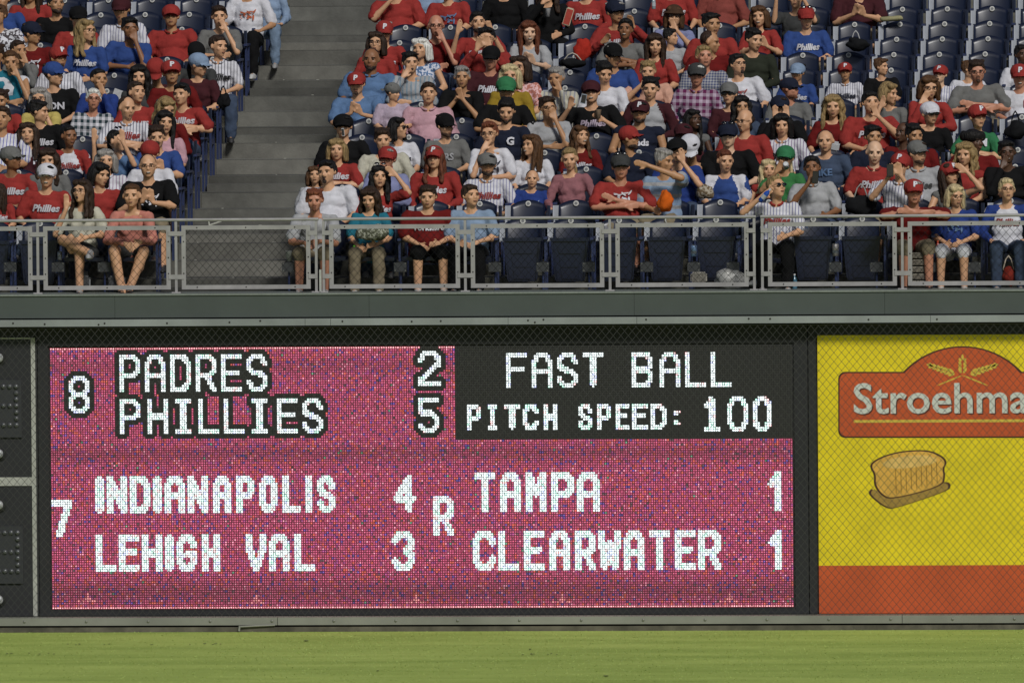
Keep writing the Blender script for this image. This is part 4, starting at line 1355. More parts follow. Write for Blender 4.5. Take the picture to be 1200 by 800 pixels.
PEOPLE = '''8 0 12 down 0 n m sh k - t:blue:ies:white j - |person in a blue team shirt at the top left corner
1 19 11 lap 30 n m sh m - l:white/blotch/4a4448 j - |person in a black and white patterned blouse cut by the left edge
37 -9 13 lap 0 n m lo n - l:red j - |person in a plain red top, head above the picture edge
66 5 12 lap -30 n m sh k - t:black b B |bearded dark haired man in a black tee near the top left
36 40 10 lap -65 n m sh n navy t:dred:*:white j - |man in a navy cap and dark red tee looking left
88 22 11 down 0 n l sh k black l:red j - |young man in a black cap and red shirt behind the glasses blonde
96 37 9 lap -65 s l cu b - t:blue:Phillies:white j g |long haired blonde in glasses and a blue V-neck tee, facing left
27 60 9 chin -30 s m bu n - l:gray j - |woman in a grey top raising a hand beside her dark bun
15 73 8 chin 0 s m bu m - s:white j - |woman in a white tank top with a hand at her neck
71 69 8 lap -30 n m sh n red.P j:white/pin/30304a j - |man in a red P cap and striped jersey with a dark strap
63 88 7 lap -65 n l sh n blue t:black:TON:white b - |young man in a blue cap and black lettered tee
-7 66 8 lap 0 n m sh n - l:teal j - |person in turquoise at the left edge beside the white tank top
113 94 7 chin -30 s m bu k - l:royal j - |dark haired woman in blue resting her chin beside the white paper
146 34 10 chin 0 n t sh k - t:blue j - |young black haired man in a blue V-neck tee, chin propped
148 12 11 lap 0 n m sh n mar j:white/pin/606080 j - |man in a maroon cap and white jersey behind the blue tee
204 20 11 down 0 h m sh g red p:red j g |man in glasses, a red cap and a red polo with white piping
258 20 11 chin 0 n l sh n - t:gray k - |brown haired man in a grey tee holding his chin by the aisle
291 -18 13 down 0 n m sh n - t:white:*:orange b - |person in a white tee with an orange animal print, top row
312 -22 14 down 0 n l sh n - l:sky lj - |person in pale jeans beside the aisle, head above the picture
252 55 9 lap -30 s l bu n - j:white/pin/303040:Phillies:black j - |woman in a pinstripe Phillies jersey with hair pulled back, by the aisle
228 77 8 lap -65 s l pt k sky t:mar j G |woman in a pale blue cap, knees crossed over the aisle
206 86 7 lap 0 n m sh n red.P l:dred j - |man in a bright red P cap behind the young red tee man
217 111 6 cross 0 n l sh k - t:red:Phillies:white j - |young man in a red Phillies tee leaning on the seat beside the aisle
165 90 7 lap 0 s l cu k - l:dgray b - |woman with dark curly hair and a dark jacket, left block
160 109 6 lap -30 s l pt n - t:red:PHILLIES:white j - |dark haired woman in a red PHILLIES tee behind the buzz cut man
184 83 8 bend 0 n m no n red l:mar j - |person bowed forward showing only a plain red cap top
226 64 9 bend -30 n m no n black l:dgray j - |person bowed forward under a black hat beside the pinstripe woman
104 117 6 lap 0 n r sh w - t:white/plaid/26363c k g |white haired old man in glasses and a green plaid shirt
52 116 6 chin 0 s l bo g - t:yellow k g |grey haired woman in glasses and a yellow top
49 131 5 lap -65 n l sh k - t:black:Phillies:white b - |young man in a black Phillies tee looking left
34 157 4 lap 0 s l lo n - l:mar:P:white j - |girl with very long brown hair below the black Phillies tee
81 160 4 down -30 s t bu k - r:white:Phillies:red:red j - |girl with braids in a red sleeved white Phillies shirt
147 127 5 cross -30 n l bz n - j:white/pin/303050:Phillies:red j - |buzz cut man in a white pinstripe jersey, left block
192 128 5 lap -30 s l cu b - l:dred j - |strawberry blonde with her head bowed toward the left
188 144 4 lap -30 s l lo k - t:pink j - |person with long black hair and a pink shirt behind the clapping man
189 161 3 clap 0 n l sh n - t:blue k S |smiling brown haired man in a plain blue tee clapping
141 166 3 up -65 s l pt k - t:lblue j O |dark haired woman raising both hands, sunglasses on her head
126 189 2 lap 0 s l bo g - j:white/pin/806080:Phillies:red k - |older woman with short grey hair in a pale pinstripe shirt
56 188 2 lap 0 s l cu n - l:gray j - |woman with long brown hair in a plain grey sweatshirt
12 187 2 lap -65 n t sh n gray t:red:Phillies:white j - |tanned man in a grey cap and red Phillies tee looking left
51 207 1 down 0 n l sh k v:white t:red:Phillies:white j S |grinning young man in a white visor cap and red Phillies tee
111 205 1 lap -30 n l bo k - l:red j - |woman with a black bob and plain red sweater
1 226 1 lap 30 s l lo n - t:red:Phillies:white j c |girl in a red tee at the left edge behind the railing
177 195 1 clap 0 h l bz n - t:black:*:white k gS |big bald man in glasses and a black tee clapping
178 181 2 lap 0 n l sh n b:red t:white k - |man in a red cap and white shirt behind the clapping black tee
96 225 0 legx 30 s l cu n - t:cream s gS.x |woman in glasses with her mouth open, legs crossed, front row
153 230 0 knees 0 s l pt m - l:coral s .x |smiling woman in a coral jacket leaning forward in the front row
-3 118 6 lap 0 n m sh n - l:red j - |person in a red hoodie with white cords at the left edge
-4 139 4 lap 0 h m sh n - t:white/pin/4040a0 j - |person in a white pinstripe shirt cut by the left edge
468 -15 13 sip 0 h l sh n - t:red k - |large person in a plain red tee holding white paper, top row
528 -12 13 lap 0 n l sh n - t:red:*:lblue k - |person in a red tee with a blue and white print, top row
498 -20 14 lap 0 n l sh n - t:sky j - |person in sky blue in the topmost row behind two red shirts
510 31 10 chin 0 n r bd n - t:dred j g |balding man in glasses and dark red, fist at his mouth
449 39 10 lap 0 n l sh g red.P l:red:Phillies:white j g |man in glasses with a red P cap and long red Phillies shirt
437 51 9 down 0 s l bo n - l:red j g |woman in glasses and red in front of the red P cap man
430 70 8 down 0 h t bz k - p:lblue j B |bald bearded man in a pale blue polo by the aisle
423 99 7 clap 0 h l sh n red.P t:lblue k u |goatee man in a red and white cap, blue tee, clapping
496 58 9 lap 30 s l bo w - s:lblue/blotch/c8ccd8 j - |white haired woman in a sleeveless blue print top
484 74 8 chin* -30 n l sh k - l:lgray/stripe/7c8c98 j S |young man in a striped shirt with fingers in his mouth
460 109 6 lap -65 n l sh k b:gray t:lav k c |boy in a backward grey cap and lavender tee
500 110 6 down 0 h l sh n - p:pink j - |man in a pale pink button shirt with a dark lanyard
539 91 7 clasp 0 n m sh g - t:black k - |grey haired man in a black tee with hands clasped under chin
570 69 8 lap 0 h r bz n black t:mar:Phillies:white k - |heavy man in a black cap and maroon Phillies tee
565 27 10 clapw 0 n l sh k - t:red:Phillies:white j BS |bearded man in red clapping with arms wide apart
574 46 9 phone 0 n l sh k - l:red j g |dark haired man in glasses and a red hoodie below the wide clapper
621 38 10 clap 0 s p lo a - t:lgray j S |smiling woman with long auburn hair and a white tee, clapping
609 80 7 lap 0 s l bo n - t:coral/blotch/d8b0b0 j g |short haired woman in glasses and a coral print top
596 90 6 lap 0 s l bo y - l:gold j - |blond person in a mustard yellow top
589 106 5 cross 0 n m sh g green t:black k g |older man in a green cap, glasses and a black tee
588 130 4 down 0 n l sh k - t:navy:G:white k B |dark haired man looking down in a navy tee lettered G
579 157 3 chin* 0 s l sh r - t:white:*:navy c g |woman with short red hair and glasses in a white tee
525 148 4 lap -30 n l sh n black t:gray:ERS:lgray k gB |bearded man in a black and white cap and grey tee
511 186 2 down 0 h l cu a red.P l:red:Phillies:white j - |heavy woman in a red P cap and long sleeved Phillies shirt
571 194 2 down 0 n m sh k gray j:white/pin/606090:Phillies:red k B |bearded man in a grey cap and pinstripe jersey with number two sleeve
501 231 0 lap 0 h l sh n - t:dred:Yorkshire:white b .x |person in a dark red Yorkshire tee and black shorts, front row
552 230 0 lap -30 n l sh n - t:sky b c.x |teenage boy in a pale blue tee tilting his head, front row
619 210 2 lap 0 n l bz n - t:royal:*:sky j c |small boy in a royal blue tee behind the empty seats
673 187 2 down 0 s l pt b - l:mauve j - |blonde woman in a dusty pink hoodie above an empty seat
626 171 3 lap 30 s l lo m - t:white j S |smiling woman with very long brown hair and a white tee
729 196 1 cross 0 h r bz g dgray t:red:*:white k O |older man in a dark cap and red tee, arms crossed
779 189 1 point -65 n m sh g - t:sky/hoop/9a9a9c k - |grey haired man pointing left with his bare arm
736 163 3 lap -65 n m bz k red t:navy k B |bearded man in a red and white cap and black tee, profile
746 132 5 down 0 h m sh k mar.P s:navy:Reds:white k B |burly man in a maroon P cap and dark sleeveless shirt
757 104 6 down 0 n l sh k - r:lgray:-:-:mar j - |young man in a grey shirt with maroon sleeves
698 109 6 cup 0 h l sh n mar t:black:Phillies:lav j S |man in a maroon cap and black tee holding a cup
644 127 5 chin 0 n m sh n - t:lgray j g |man in dark glasses and a grey tee, hand over his mouth
654 92 7 chin 0 n m sh g - t:cream/stripe/8c8c90 j - |grey haired man in a cream striped shirt, fist at his mouth
680 160 4 lap -30 s l cu m - t:dred:Phillies:white j S |curly brown haired woman in dark red looking left
707 86 7 lap -30 n l sh k - t:white j - |dark haired man in a plain white tee looking down to the left
715 66 8 lap -30 h m sh g black t:blue k - |man in a black cap and bright blue tee
727 35 10 cross 0 n t sh k - t:gray j S |smiling tanned man in grey with his arms folded
727 15 11 cup* -30 n m sh g navy l:red:Phillies:white j - |man in a navy cap and red Phillies shirt behind the tanned man
690 -14 13 lap 0 n l sh n - l:red:Phillies:white j - |person in a red Phillies jacket, head above the picture, jeans knee raised
643 -12 12 sip 0 s l cu n - l:black b - |dark haired woman in a black jacket holding a cup, top edge
592 -18 13 down 0 n l sh n - l:black b - |person in black with only torso and shoes below the top edge
766 53 9 lap 0 s l lo n - t:red j - |woman with long dark hair and a plain red tee, middle rows
783 44 10 lap -65 n l sh k - t:lgray j c |black haired child in a white tee turned to the left
785 20 11 sip* 0 n l bo m k:brown t:lpurp k g |person in glasses and a brown hat eating, pale purple tee
792 -20 13 down 0 n l sh n - t:red:Phillies:white k - |person in a red Phillies tee with forearms on knees, top edge
848 -20 13 down 0 h m sh n - p:salmon j - |large man in a salmon polo shirt, head above the picture
836 29 10 lap -30 n m sh k - t:red j - |dark haired young man in a plain red tee
832 50 9 lap -65 n m bz n - l:dred j - |bald man in dark red looking left
824 67 8 lap -30 n r sh b - t:lgray/gingham/40486a k - |fair haired older man in a blue checkered shirt
813 89 7 down 0 n r sh w dgray p:lav/plaid/5c2048 k - |old man in a grey cap and purple plaid shirt
878 47 9 lap -30 n l sh k - l:dgreen j - |dark haired man in an olive green shirt
870 76 8 down -30 h l sh k - t:white:*:red j gu |goateed man in glasses and a white tee with a red print
893 20 11 clap 0 s l bo m - t:red k S |short haired woman in plain red clapping near the top
946 22 11 lap 0 h l sh m red t:blue:Phillies:white k O |heavy woman in a red cap and blue tee with a dark bag strap
933 -1 12 up 0 n l sh n - t:dgray k - |person with both arms raised behind the red capped blue tee
1005 -18 13 clap 0 h l sh n - t:mar k - |large person in a maroon tee, head above the picture
932 86 8 lap 0 n m sh k sky t:blue:Phillies:white j c |boy in a pale blue cap and bright blue tee
921 105 7 lap -65 n r sh r navy t:gray k B |ginger bearded man in a navy cap looking left
919 127 5 face 0 n l sh n navy l:black k - |person in a dark cap with both hands at the face
920 147 4 down 0 n l bo k - j:white/pin/604070:Phillies:black j - |dark haired woman in a broad white pinstripe jersey, right block
856 111 6 lap 0 s l sh k gray l:mar j G |person in a grey cap, sunglasses and a maroon sweatshirt
869 126 5 lap 0 s m cu k - l:denim j - |woman with long black hair in a denim blue top
871 142 4 down 30 h l bd n - t:red j gu |bald man in glasses and a red tee behind the black tee
809 141 5 lap -30 s d lo k - s:gray j S |dark skinned woman with long black hair and a grey top
795 159 4 lap 0 n d sh k mar l:mar j - |person in a maroon and white cap in front of the long haired woman
816 173 3 bend 0 n m fr k white l:black b - |person bowed forward showing a white cap over curly hair
797 178 2 palm 0 n l sh n black t:royal j - |young man in a black cap covering his face with a hand
855 160 3 down 0 h p bz n navy t:black k O |pale man in a cap with sunglasses on top, plain black tee
850 189 2 lap -30 n l bu a - r:blue:-:-:white j - |auburn haired woman in a blue shirt with white sleeves
899 200 2 down 0 s l cu y - s:red j - |long haired blonde in a red tank top beside the drinker
917 186 2 sip 0 s m pt y green t:grn2 j G |woman in a green cap and sunglasses drinking from a can
910 220 0 drink -30 n l pt b - j:white/pin/505080:Phillies:red b G.x |woman in a white red-trimmed jersey drinking from a blue bottle
957 197 1 sip 0 n t sh k - p:lgray j - |black haired man in a pale grey polo with phone at mouth
971 166 3 down 0 n l bz n - t:denim:IKE:lblue j - |young man with cropped hair in a slate blue lettered tee
978 125 5 down 0 s l cu b - t:dred j - |woman with curly blonde hair and a dark red tee
1020 121 5 sip* 0 h l sh k - t:red:Phillies:white k u |big dark haired man with a goatee eating, red Phillies tee
1022 161 3 lap -30 n m sh k - l:navy k - |black haired man in navy behind the balding red polo
1021 179 2 down 0 n p bd n - p:red:Phillies:white k - |balding smiling man in a red Phillies polo, sunglasses at collar
1050 195 1 phone 0 n l sh k red.P j:white/pin/303060 k - |young man in a red P cap photographing with a phone
1081 180 2 down -30 h l sh n gray p:lgray:Phillies:dgray k B |bearded man in a grey cap and grey Phillies jersey
1075 159 3 lap -30 n m sh k - l:dred j - |dark haired young man in dark red behind the grey cap
1060 156 4 lap 30 n d bz k - l:dred j - |bald dark skinned person in shade behind the grey cap man
1090 134 5 lap -30 s l pt b v:white l:black k G |woman in a white visor and black top
1086 103 6 chin* 0 s l bo m - l:red j g |woman in glasses with red sleeves, hand on her face
1099 88 7 lap 0 n p sh n red.P t:white/pin/404080 k cS |open mouthed boy in a red P cap and striped shirt
1131 82 8 lap -65 n l sh m - t:white k c |boy in white with an orange collar turned left
1150 84 7 cross 0 h r sh n - t:gray k gu |stern man in glasses and a grey tee, arms crossed
993 85 8 lap 0 n m sh k red.P j:white/pin/404060:Phillies:navy k c |boy in a red P cap and white pinstripe jersey
1034 79 8 lap -65 n l sh m - t:black k c |brown haired boy in a black tee looking left
1043 110 6 chin* -65 s l bo b - t:gray k - |blonde woman in profile with a hand to her mouth
1144 138 4 cross -30 s l pt n red.P t:green:M:white k - |person in a red cap and bright green tee
1138 166 3 lap -30 n d af k - l:dred b - |person with a black knit hat and dark red top
1126 181 2 lap 0 s l cu b - s:red j - |woman with long straight blonde hair behind the red cap woman
1119 205 1 headh -30 s l lo n red.P s:gray j - |woman in a red P cap and grey tank stretching an arm
1183 179 2 chin* 0 n d sh k - l:black b S |dark skinned youth in a black jacket near the right edge
1197 90 7 lap 0 h r sh n red.P t:white:P:red k S |smiling man in a red cap and white P jersey, right edge
1198 65 9 lap -30 n d sh k - t:white k - |dark skinned person in white at the right edge
1067 226 0 rail 0 h r sh g red.P t:dred k x |heavy older man in a red and white cap, front row
1120 230 0 lap -30 n l bo y - t:royal:*:lblue c g.x |blond older woman in glasses and a royal blue tee
1180 223 0 down 0 n l sh y - r:white:Phillies:red:royal j g.x |woman with short pale blond hair and a red blue white shirt
389 202 1 down 0 h l sh k - t:white j uS |tanned man with open mouth in a plain white tee
369 235 0 knees 0 n r sh r - t:lgray k u.x |reddish haired man in a pale grey tee at the aisle, front row
370 206 2 lap 0 s l bo m - t:lgray j c |small fair haired girl behind the white tee man
395 176 3 cross 0 n l bo b - t:red:Phillies:white k - |woman with short strawberry blonde hair and a red tee by the aisle
433 233 0 lap 0 s l cu n - t:teal khaki .x |woman with dark curly hair looking down in a teal top
441 208 1 headh 0 s l cu k - t:red:Phillies:white j O |dark haired woman in red with a hand on her head
449 187 2 chin* 0 n r sh g red l:lpurp j - |older man in a red cap and grey blue tee rubbing his chin
454 164 3 down 0 h l sh n - l:cream:P:red k - |brown haired man in a cream jacket over a red tee
470 151 4 lap -65 s l bo k - t:white:Phillies:navy j G |woman in sunglasses with dark hair looking left
404 149 4 down 0 n l sh k black t:black k - |young man in a black cap and plain black tee by the aisle
759 84 8 sip 0 h l sh b - t:peach k - |person in a peach shirt behind the grey and maroon shirt
'''
HIDDEN_SEATS = {('right', -4, 15), ('right', 4, 4), ('right', 1, 8), ('left', 1, 7), ('right', 9, 3), ('right', -1, 6), ('left', -2, 5), ('left', -1, 5), ('left', -1, 2), ('left', -1, 8), ('left', -3, 12), ('left', 0, 2), ('left', -1, 11), ('left', 0, 11), ('right', -4, 8), ('right', 10, 7), ('right', -4, 14), ('right', 1, 7), ('right', 3, 4), ('right', 1, 10), ('left', 1, 3), ('right', 2, 15), ('right', 3, 10), ('left', 1, 6), ('right', -1, 5), ('right', 8, 3), ('right', -2, 8), ('right', -1, 8), ('left', -2, 4), ('left', -1, 4), ('left', -2, 10), ('right', -4, 4), ('left', -3, 11), ('right', -4, 10), ('right', 10, 9), ('right', 10, 15), ('right', 3, 3), ('right', 3, 9), ('right', 1, 15), ('left', 1, 2), ('right', 8, 2), ('left', 1, 8), ('right', -1, 7), ('right', 6, 14), ('right', -1, 4), ('right', -2, 10), ('left', -2, 6), ('left', 0, 6), ('left', -3, 13), ('right', 7, 3), ('right', 7, 6)}


# ------------------------------------------------------------------ people: building
def parse(line):
    d, label = line.split('|')
    t = d.split()
    r = dict(hx=float(t[0]), hy=float(t[1]), k=int(t[2]), pose=t[3], yaw=-int(t[4]), b=t[5], skin=t[6], hair=t[7], hc=t[8], cap=t[9], shirt=t[10], legs=t[11], ex=t[12], label=label.strip())
    return r


ROW = [parse(l) for l in PEOPLE.strip().split('\n')]
for i, r in enumerate(ROW):
    # yaw in the table: minus looks to the left of the picture (a turn about z the other way round)
    r['pit'] = (-6, 0, 7)[i % 3] if r['pose'] not in ('drink', 'bend') else (-16 if r['pose'] == 'drink' else 45)
    if 'looking down' in r['label'] or 'head bowed' in r['label']:
        r['pit'] = 18
    r['pose0'] = r['pose']
    r['leg'] = 'cross' if r['pose'] == 'legx' else ('lean' if 'coral jacket' in r['label'] else 'std')
    sh = r['shirt'].split(':')
    ty = sh[0]
    r['sl'] = {'t': 't', 'l': 'l', 's': 's', 'p': 't', 'j': 't', 'r': 'l'}[ty]
    if 'red sleeved' in r['label'] or 'white sleeves' in r['label']: r['sl'] = 't'
    if 'button shirt' in r['label'] or 'striped shirt' in r['label'] or 'plaid' in r['label'] or 'checkered' in r['label']: r['sl'] = 'l'
    r['pose'] = '%s#%d' % (r['pose'], i % 4)
    r['yaw'] += (0, 9, -8, 4)[i % 4]
    r['bk'] = ('body', r['pose'], r['b'], r['yaw'], r['pit'], r['leg'])
    r['sk'] = ('shirt', r['pose'], r['b'], r['sl'])
    want(r['bk'], body_mb(r['pose'], r['b'], r['yaw'], r['pit'], r['leg']), .0115, 2, .36)
    want(r['sk'], shirt_mb(r['pose'], r['b'], r['sl']), .0125, 1, .55, .030)
    full = {'j': 2, 'b': 2, 'k': 1, 'c': 1, 's': 0, 'lj': 2}
    f = 2 if r['legs'] in full and full[r['legs']] == 2 else full.get(r['legs'], 2)
    if 'khaki' == r['legs']: f = 2
    if 'black shorts' in r['label']: f = 1
    r['tk'] = ('trousers', r['b'], r['leg'], f)
    want(r['tk'], short_mb(r['b'], r['leg'], f), .015, 1, .5, .03)
    for q in (0, 1):
        want(('shoe', r['leg'], q), shoes_mb(r['leg'], q), .012, 1, .6)
    if r['hair'] != 'no':
        r['hv'] = i % 3
        want(('hair', r['hair'], r['hv']), hair_mb(r['hair'], i % 3), .0085, 1, .5, .017)
want(('beard',), MB().ell((0, -.026, -.074), (.0565, .059, .040)).ell((0, -.060, -.096), (.028, .031, .026)), .007, 1, .6, .006)
want(('goatee',), MB().ell((0, -.076, -.090), (.020, .022, .026)).ell((0, -.089, -.046), (.026, .012, .007)), .006, 0, .8)
want(('cap', 'n'), cap_mb(), .007, 2, .5)
want(('cap', 'b'), cap_mb(back=True), .007, 2, .5)
want(('cap', 'k'), cap_mb(bucket=True), .008, 2, .5)
for pk in set(r['pose'] for r in ROW):
    pass
MESH = run_jobs()
SHBVH = {}


def bvh_torso(p, b):
    if (p, b) not in SHBVH:
        mb, J = torso_mb(p, b)
        SHBVH[(p, b)] = BVHTree.FromPolygons([Vector(v) for v in mb.v], mb.f)
    return SHBVH[(p, b)]


PRN = {}


def blot_mesh():
    if 'b' not in TXT:
        rb = random.Random(5)
        v, f = [], []
        for q in range(20):
            cx_, cy_, a_, l_, w_ = rb.uniform(-.095, .095), rb.uniform(-.045, .045), rb.uniform(0, 3.1), rb.uniform(.012, .034), rb.uniform(.005, .012)
            o_ = len(v)
            for i_ in range(8):
                u_ = math.pi * i_ / 4
                x_, y_ = l_ * math.cos(u_), w_ * math.sin(u_)
                v.append((cx_ + x_ * math.cos(a_) - y_ * math.sin(a_), cy_ + x_ * math.sin(a_) + y_ * math.cos(a_), q * 2e-5))
            f.append(tuple(range(o_, o_ + 8)))
        me = bpy.data.meshes.new('shirt_print'); me.from_pydata(v, [], f)
        TXT['b'] = me
    return TXT['b']


def print_mesh(text, p, b, small):
    key = (text, p, b, small)
    if key in PRN:
        return PRN[key]
    bv = bvh_torso(p, b)
    J = joints(p, b)
    big = text in ('P', 'V', 'M', 'T', 'G')
    size = .15 if big else .105
    t = blot_mesh() if text == '*' else text_mesh(text, size, .004 if not big else .006, .25 if text in ('Phillies',) else 0, res=2)
    t = t.copy()
    ln = max(v.co.x for v in t.vertices) - min(v.co.x for v in t.vertices)
    mx = .28 * WID[b]
    k = min(1.0, mx / ln)
    if big: k = .75 if text in ('P', 'G', 'M') else 1
    off = Vector((.0, 0, 0)) if text not in ('P', 'G', 'M') else Vector((.075, 0, .03))
    c = lean_pt(J['a'], .29)
    ok = True
    for v in t.vertices:
        x, z = v.co.x * k + off.x, v.co.y * k + c.z + off.z
        h = bv.ray_cast(Vector((x, -2, z)), Vector((0, 1, 0)))
        y = h[0].y if h[0] is not None else c.y - .08
        v.co = Vector((x, y - .020 - v.co.z, z))
    t.name = 'shirt_print'
    PRN[key] = t
    return t


SKM = {k: mat('skin_' + k, v, .5, noise=.08, scale=18, spec=.4) for k, v in SK.items()}
HM = {k: mat('hair_' + k, v, .6, noise=.5, scale=70, spec=.3, bump=.9, bscale=80) for k, v in HC.items()}
BM = {k: mat('beard_' + k, ''.join('%02x' % round(int(v[i:i + 2], 16) * .62 + int('6b4a38'[i:i + 2], 16) * .38) for i in (0, 2, 4)), .8, noise=.4, scale=70, bump=.5, bscale=90) for k, v in HC.items()}
for m_ in HM.values():
    nt_ = m_.node_tree
    for nz in [n for n in nt_.nodes if n.type == 'TEX_NOISE']:
        mp_ = nt_.nodes.new('ShaderNodeMapping'); mp_.inputs['Scale'].default_value = (1, 1, .13)
        nt_.links.new(nz.inputs['Vector'].links[0].from_socket, mp_.inputs[0]); nt_.links.new(mp_.outputs[0], nz.inputs['Vector'])
eye_w = mat('eye_white', '7a6a5c', .5)
eye_d = mat('eye_dark', '1a120e', .3)
lipm = mat('lips', '8a5a48', .5)
mouthm = mat('mouth_dark', '2a0f0c', .6)
teethm = mat('teeth', 'c9c4ba', .4)
gm = mat('glass_frame', '17171a', .3)
gsm = mat('sunglass', '0b0b0d', .15, spec=.8)

eyes = MB()
eyes.m = 0
for s in (0,):
    eyes.ell((s * .030, -.0805, .010), (.0100, .0065, .0040), n=8, k=6)
eyes.m = 1
for s in (0,):
    eyes.ell((s * .030, -.0855, .010), (.0055, .0045, .0050), n=8, k=6)
    eyes.ell((s * .030, -.082, .0165), (.0125, .0065, .0018), n=8, k=4)
eyes_me = eyes.mesh('eye', [eye_w, eye_d], True)
brow = MB()
for s in (-1, 1):
    brow.capsule((s * .016, -.088, .029), (s * .044, -.078, .030),   .0032, .0024, n=6, k=2)
mouth = MB().ell((0, -.0935, -.0565), (.021, .006, .0035), n=10, k=5).ell((0, -.092, -.0655), (.017, .006, .0045), n=10, k=5)
mouth_me = mouth.mesh('mouth', [lipm], True)
mo = MB(); mo.m = 0
mo.ell((0, -.092, -.062), (.021, .006, .0085), n=12, k=7)
mo.m = 1
mo.ell((0, -.0945, -.059), (.018, .006, .0050), n=10, k=5)
smile_me = mo.mesh('mouth', [mouthm, teethm], True)
mo = MB().ell((0, -.092, -.066), (.013, .007, .014), n=12, k=8)
open_me = mo.mesh('mouth', [mouthm], True)


def glasses_mb(sun):
    mb = MB()
    for s in (-1, 1):
        c = Vector((s * .031, -.101, .008))
        n = 12
        for i in range(n):
            a, b = 2 * math.pi * i / n, 2 * math.pi * (i + 1) / n
            mb.tube(c + Vector((.022 * math.cos(a), 0, .016 * math.sin(a))), c + Vector((.022 * math.cos(b), 0, .016 * math.sin(b))), .0023, n=5)
        mb.tube((s * .053, -.10, .012), (s * .080, .0, .010), .0022, n=5)
        if sun:
            mb.ell(c, (.023, .004, .017), n=12, k=6)
    mb.tube((-.009, -.104, .012), (.009, -.104, .012), .0022, n=5)
    return mb


glasses_me = glasses_mb(False).mesh('glasses', [gm], True)
sung_me = glasses_mb(True).mesh('sunglasses', [gsm], True)
capP = None


def cap_logo():
    t = text_mesh('P', .075, .004, .1, res=2).copy()
    for v in t.vertices:
        x, z = v.co.x * 1.0, v.co.y + .094
        # front of the dome
        q = 1 - (x / .096) ** 2 - ((z - .056) / .096) ** 2
        v.co = Vector((x, .012 - .115 * math.sqrt(max(q, 0)) - .009, z))
    t.materials.clear()
    t.materials.append(mat('logo_white', 'c8c8cc', .7))
    t.name = 'cap_emblem'
    return t


capP = cap_logo()
bro = {k: brow.mesh('eyebrows', [BM[k]], True) for k in HC}


def shirt_material(spec):
    q = spec.split('/')
    if len(q) == 1:
        return cloth('cloth_' + spec, 'plain', CL[spec])
    kind = {'pin': 'pinstripe'}.get(q[1], q[1])
    return cloth('cloth_' + spec.replace('/', '_'), kind, CL[q[0]], q[2])


collar_cache = {}


def collar_me(p, b):
    if (p, b) in collar_cache:
        return collar_cache[(p, b)]
    J = joints(p, b)
    c = lean_pt(J['a'], .482)
    mb = MB()
    n = 16
    r = .066 if b != 'h' else .078
    pts = []
    for i in range(n + 1):
        t = math.radians(-90 + 18 + (360 - 36) * i / n)
        pts.append(c + Vector((r * math.cos(t), r * .95 * math.sin(t), -.030 * (-math.sin(t) > .2) * (-math.sin(t)) - .0)))
    for a, d in zip(pts[:-1], pts[1:]):
        mb.capsule(a, d, .013, .013, n=6, k=2)
    me = mb.mesh('collar', [], True)
    collar_cache[(p, b)] = me
    return me


def setm(o, m):
    """material on the object, so that copies share their mesh"""
    if len(o.data.materials) == 0:
        o.data.materials.append(None)
    o.material_slots[0].link = 'OBJECT'
    o.material_slots[0].material = m


